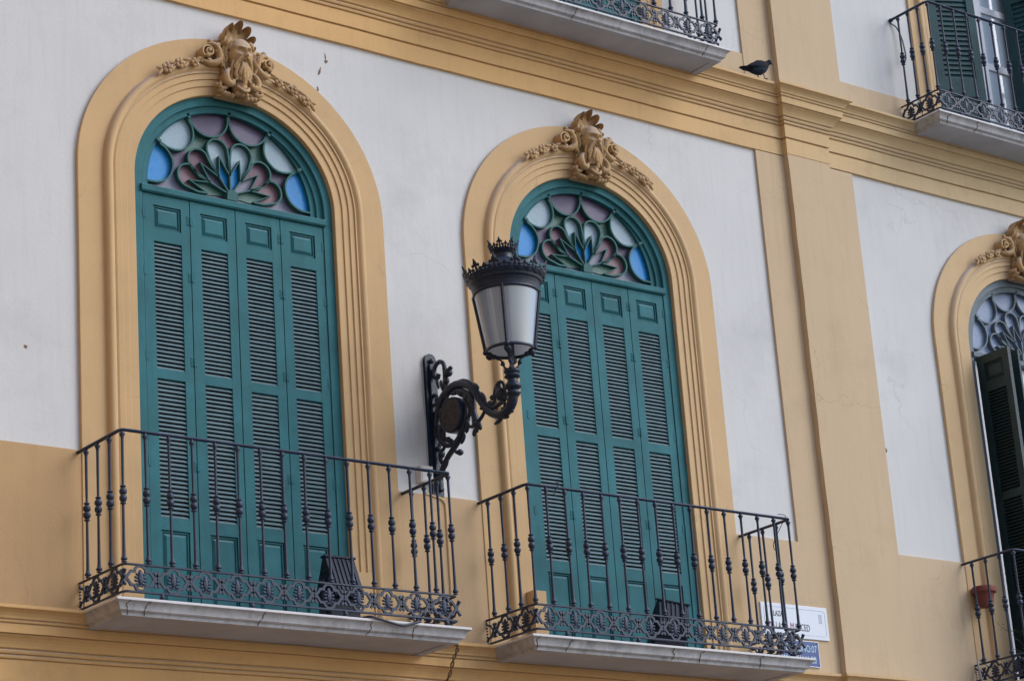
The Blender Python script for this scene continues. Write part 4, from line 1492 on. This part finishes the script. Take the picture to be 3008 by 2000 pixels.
bd = []
for cx2, cz2, a0 in ((.695, .238, 0), (.03, .238, 90), (.03, .03, 180), (.695, .03, 270)):
    ox = -.022 if cx2 > .3 else .022
    oz = -.022 if cz2 > .1 else .022
    for k in range(5):
        a = radians(a0 + 22.5 * k)
        bd.append((cx2 + ox + .022 * cos(a), cz2 + oz + .022 * sin(a)))
mb.bar(bd, .0022, -.0365, -.034, closed=True)
mb.build("border", M['inkgrey'], sg)
t_ = -.0362
text("P", .066, .095, .165, M['inkred'], sg, t_, sx=.72, bold=.001)
text("LAZA", .060, .127, .165, M['ink'], sg, t_, sx=.72, bold=.001)
text("D", .082, .062, .062, M['inkred'], sg, t_, sx=.62, bold=.001)
text("E LA", .080, .102, .062, M['ink'], sg, t_, sx=.66)
text("M", .088, .300, .062, M['inkred'], sg, t_, sx=.66)
text("ERCED", .080, .356, .062, M['ink'], sg, t_, sx=.66)
mb = MB()
for i, (a, b2, h_) in enumerate(((.625, .634, .07), (.638, .643, .06), (.648, .660, .075))):
    for k in range(7):
        mb.box(a, b2, -.0365, -.034, .135 + k * .011 + (.004 if i == 1 else 0), .135 + k * .011 + .007)
mb.build("emblem", M['inkgrey'], sg)
s2 = thing("number_plate", "blue enamel plate with white letters under the white street name plate", "sign", (4.86, 0, -3.058))
mb = MB()
mb.box(0, .415, -.034, 0, 0, .206)
mb.build("panel", M['signb'], s2, bevel=.002)
mb = MB()
mb.bar([(.002, .002), (.413, .002), (.413, .204), (.002, .204)], .006, -.0355, -.032, closed=True)
mb.build("border", M['signw'], s2)
text("POLIGONO:07", .078, .018, .118, M['signlet'], s2, -.0352, sx=.74, bold=.0012)
text("MANZANA:20", .078, .018, .030, M['signlet'], s2, -.0352, sx=.74, bold=.0012)
for x, z in ((.012, .012), (.403, .012), (.403, .194), (.012, .194)):
    mb = MB()
    mb.ball((x, -.035, z), .006, .004, .006, 8, 5)
    mb.build("screw", M['ink'], s2)

# ------------------------------------------------------------------ flower pots and plant
def pot(r, h, name, label, cat, loc):
    mb = MB()
    mb.lathe([(r * .66, 0), (r * .74, h * .35), (r * .86, h * .68), (r * .90, h * .70), (r * 1.04, h * .70), (r * 1.06, h * .74), (r * 1.06, h * .97), (r * 1.02, h), (r * .92, h), (r * .88, h * .85), (.01, h * .85)], 0, 0, 28)
    o = mb.build(name, M['terra'], None, smooth=40)
    o.location = loc
    return tag(o, label, cat, "terracotta pots on the bottom right balcony")
pot(.098, .17, "flower_pot", "terracotta pot hung high on the wall inside the bottom right balcony rail", "flower pot", (7.24, -.115, -2.43))
pot(.16, .22, "flower_pot", "wide terracotta pot standing on the bottom right balcony floor with a dry plant", "flower pot", (7.62, -.33, ZF))
pl_ = thing("potted_plant", "twiggy half dry plant spreading behind the bottom right balcony rail", "plant", (7.62, -.33, ZF + .18))
mb = MB()
lv = MB()
rnd = random.Random(11)
for i in range(34):
    a = rnd.uniform(0, 2 * pi)
    L_ = rnd.uniform(.25, .75)
    p0 = Vector((rnd.uniform(-.05, .05), rnd.uniform(-.05, .05), 0))
    d = Vector((cos(a) * rnd.uniform(.2, .9), sin(a) * .35, rnd.uniform(.5, 1.2))).normalized()
    pts = [p0]
    for k in range(6):
        d = (d + Vector((rnd.uniform(-.35, .35), rnd.uniform(-.2, .2), rnd.uniform(-.3, .2)))).normalized()
        pts.append(pts[-1] + d * L_ / 6)
    mb.tube(pts, [.004 * (1 - k / 8) for k in range(7)], 5)
    for p_ in pts[2:]:
        for q in range(rnd.randint(1, 5)):
            c = p_ + Vector((rnd.uniform(-.03, .03), rnd.uniform(-.03, .03), rnd.uniform(-.03, .03)))
            u = Vector((rnd.uniform(-1, 1), rnd.uniform(-1, 1), rnd.uniform(-1, 1))).normalized() * .014
            v_ = u.orthogonal().normalized() * .006
            lv.add([c - u, c + v_, c + u, c - v_], [(0, 1, 2, 3)])
mb.build("stem", M['wood'], pl_)
lv.build("leaves", M['leaf'], pl_, fix=False)

# ------------------------------------------------------------------ pigeon
pg = thing("pigeon", "dark slate pigeon standing on the cornice ledge beside the pilaster", "pigeon", (5.155, -.190, 1.966))
pg.scale = (1.13, 1.13, 1.13)
def loft(sections, n=18):
    """sections: (x, z, ry, rz) ellipses across the x axis with tilt"""
    rows = []
    for x, z, ry, rz in sections:
        rows.append([(x, ry * cos(2 * pi * j / n), z + rz * sin(2 * pi * j / n)) for j in range(n)])
    return rows
mb = MB()
sec = [(-.185, .060, .012, .005), (-.165, .063, .026, .008), (-.13, .069, .030, .012), (-.10, .076, .032, .020), (-.075, .083, .040, .032), (-.04, .088, .052, .045), (0, .092, .057, .053),
       (.035, .100, .056, .055), (.065, .113, .047, .049), (.088, .130, .035, .038), (.103, .147, .026, .029), (.114, .160, .022, .024), (.125, .168, .020, .021), (.137, .169, .017, .017), (.146, .165, .010, .011), (.150, .162, .004, .005)]
P_ = []
rows = loft(sec)
mb.grid(rows, closed_u=True)
body = mb.build("body", [M['bird'], M['birdneck'], M['birdlight']], pg, smooth=80)
for p_ in body.data.polygons:
    c = p_.center
    if c.x > .070:
        p_.material_index = 1
    elif c.z < .085 - .1 * abs(c.y) + .25 * (c.x) and c.x > -.06:
        p_.material_index = 2
for s in (-1, 1):
    mb = MB()
    ws = [(-.125, .072, .010, .006), (-.09, .084, .016, .018), (-.04, .100, .020, .034), (.01, .108, .020, .036), (.045, .112, .014, .026), (.062, .114, .006, .010)]
    rows = [[(x, s * .038 + ry * cos(2 * pi * j / 12), z + rz * sin(2 * pi * j / 12)) for j in range(12)] for x, z, ry, rz in ws]
    mb.grid(rows, closed_u=True)
    mb.build("wing", M['bird'], pg, smooth=80)
    mb = MB()
    mb.ball((.132, s * .0165, .171), .004, .003, .004, 8, 5)
    mb.build("eye", M['inkred'], pg, smooth=80)
    mb = MB()
    dx = .012 if s < 0 else -.015
    mb.tube([(.018 + dx, s * .018, .056), (.028 + dx, s * .018, .034), (.036 + dx, s * .018, .012)], [.006, .004, .0035], 6)
    for q in (-.5, 0, .5):
        mb.tube([(.036 + dx, s * .018, .012), (.060 + dx, s * .018 + q * .02, .010)], .003, 5)
    mb.tube([(.036 + dx, s * .018, .012), (.020 + dx, s * .018, .010)], .003, 5)
    mb.build("leg", M['birdleg'], pg, smooth=80)
mb = MB()
mb.tube([(.146, 0, .165), (.158, 0, .160), (.168, 0, .152)], [.006, .004, .001], 8)
mb.build("beak", M['ink'], pg, smooth=80)
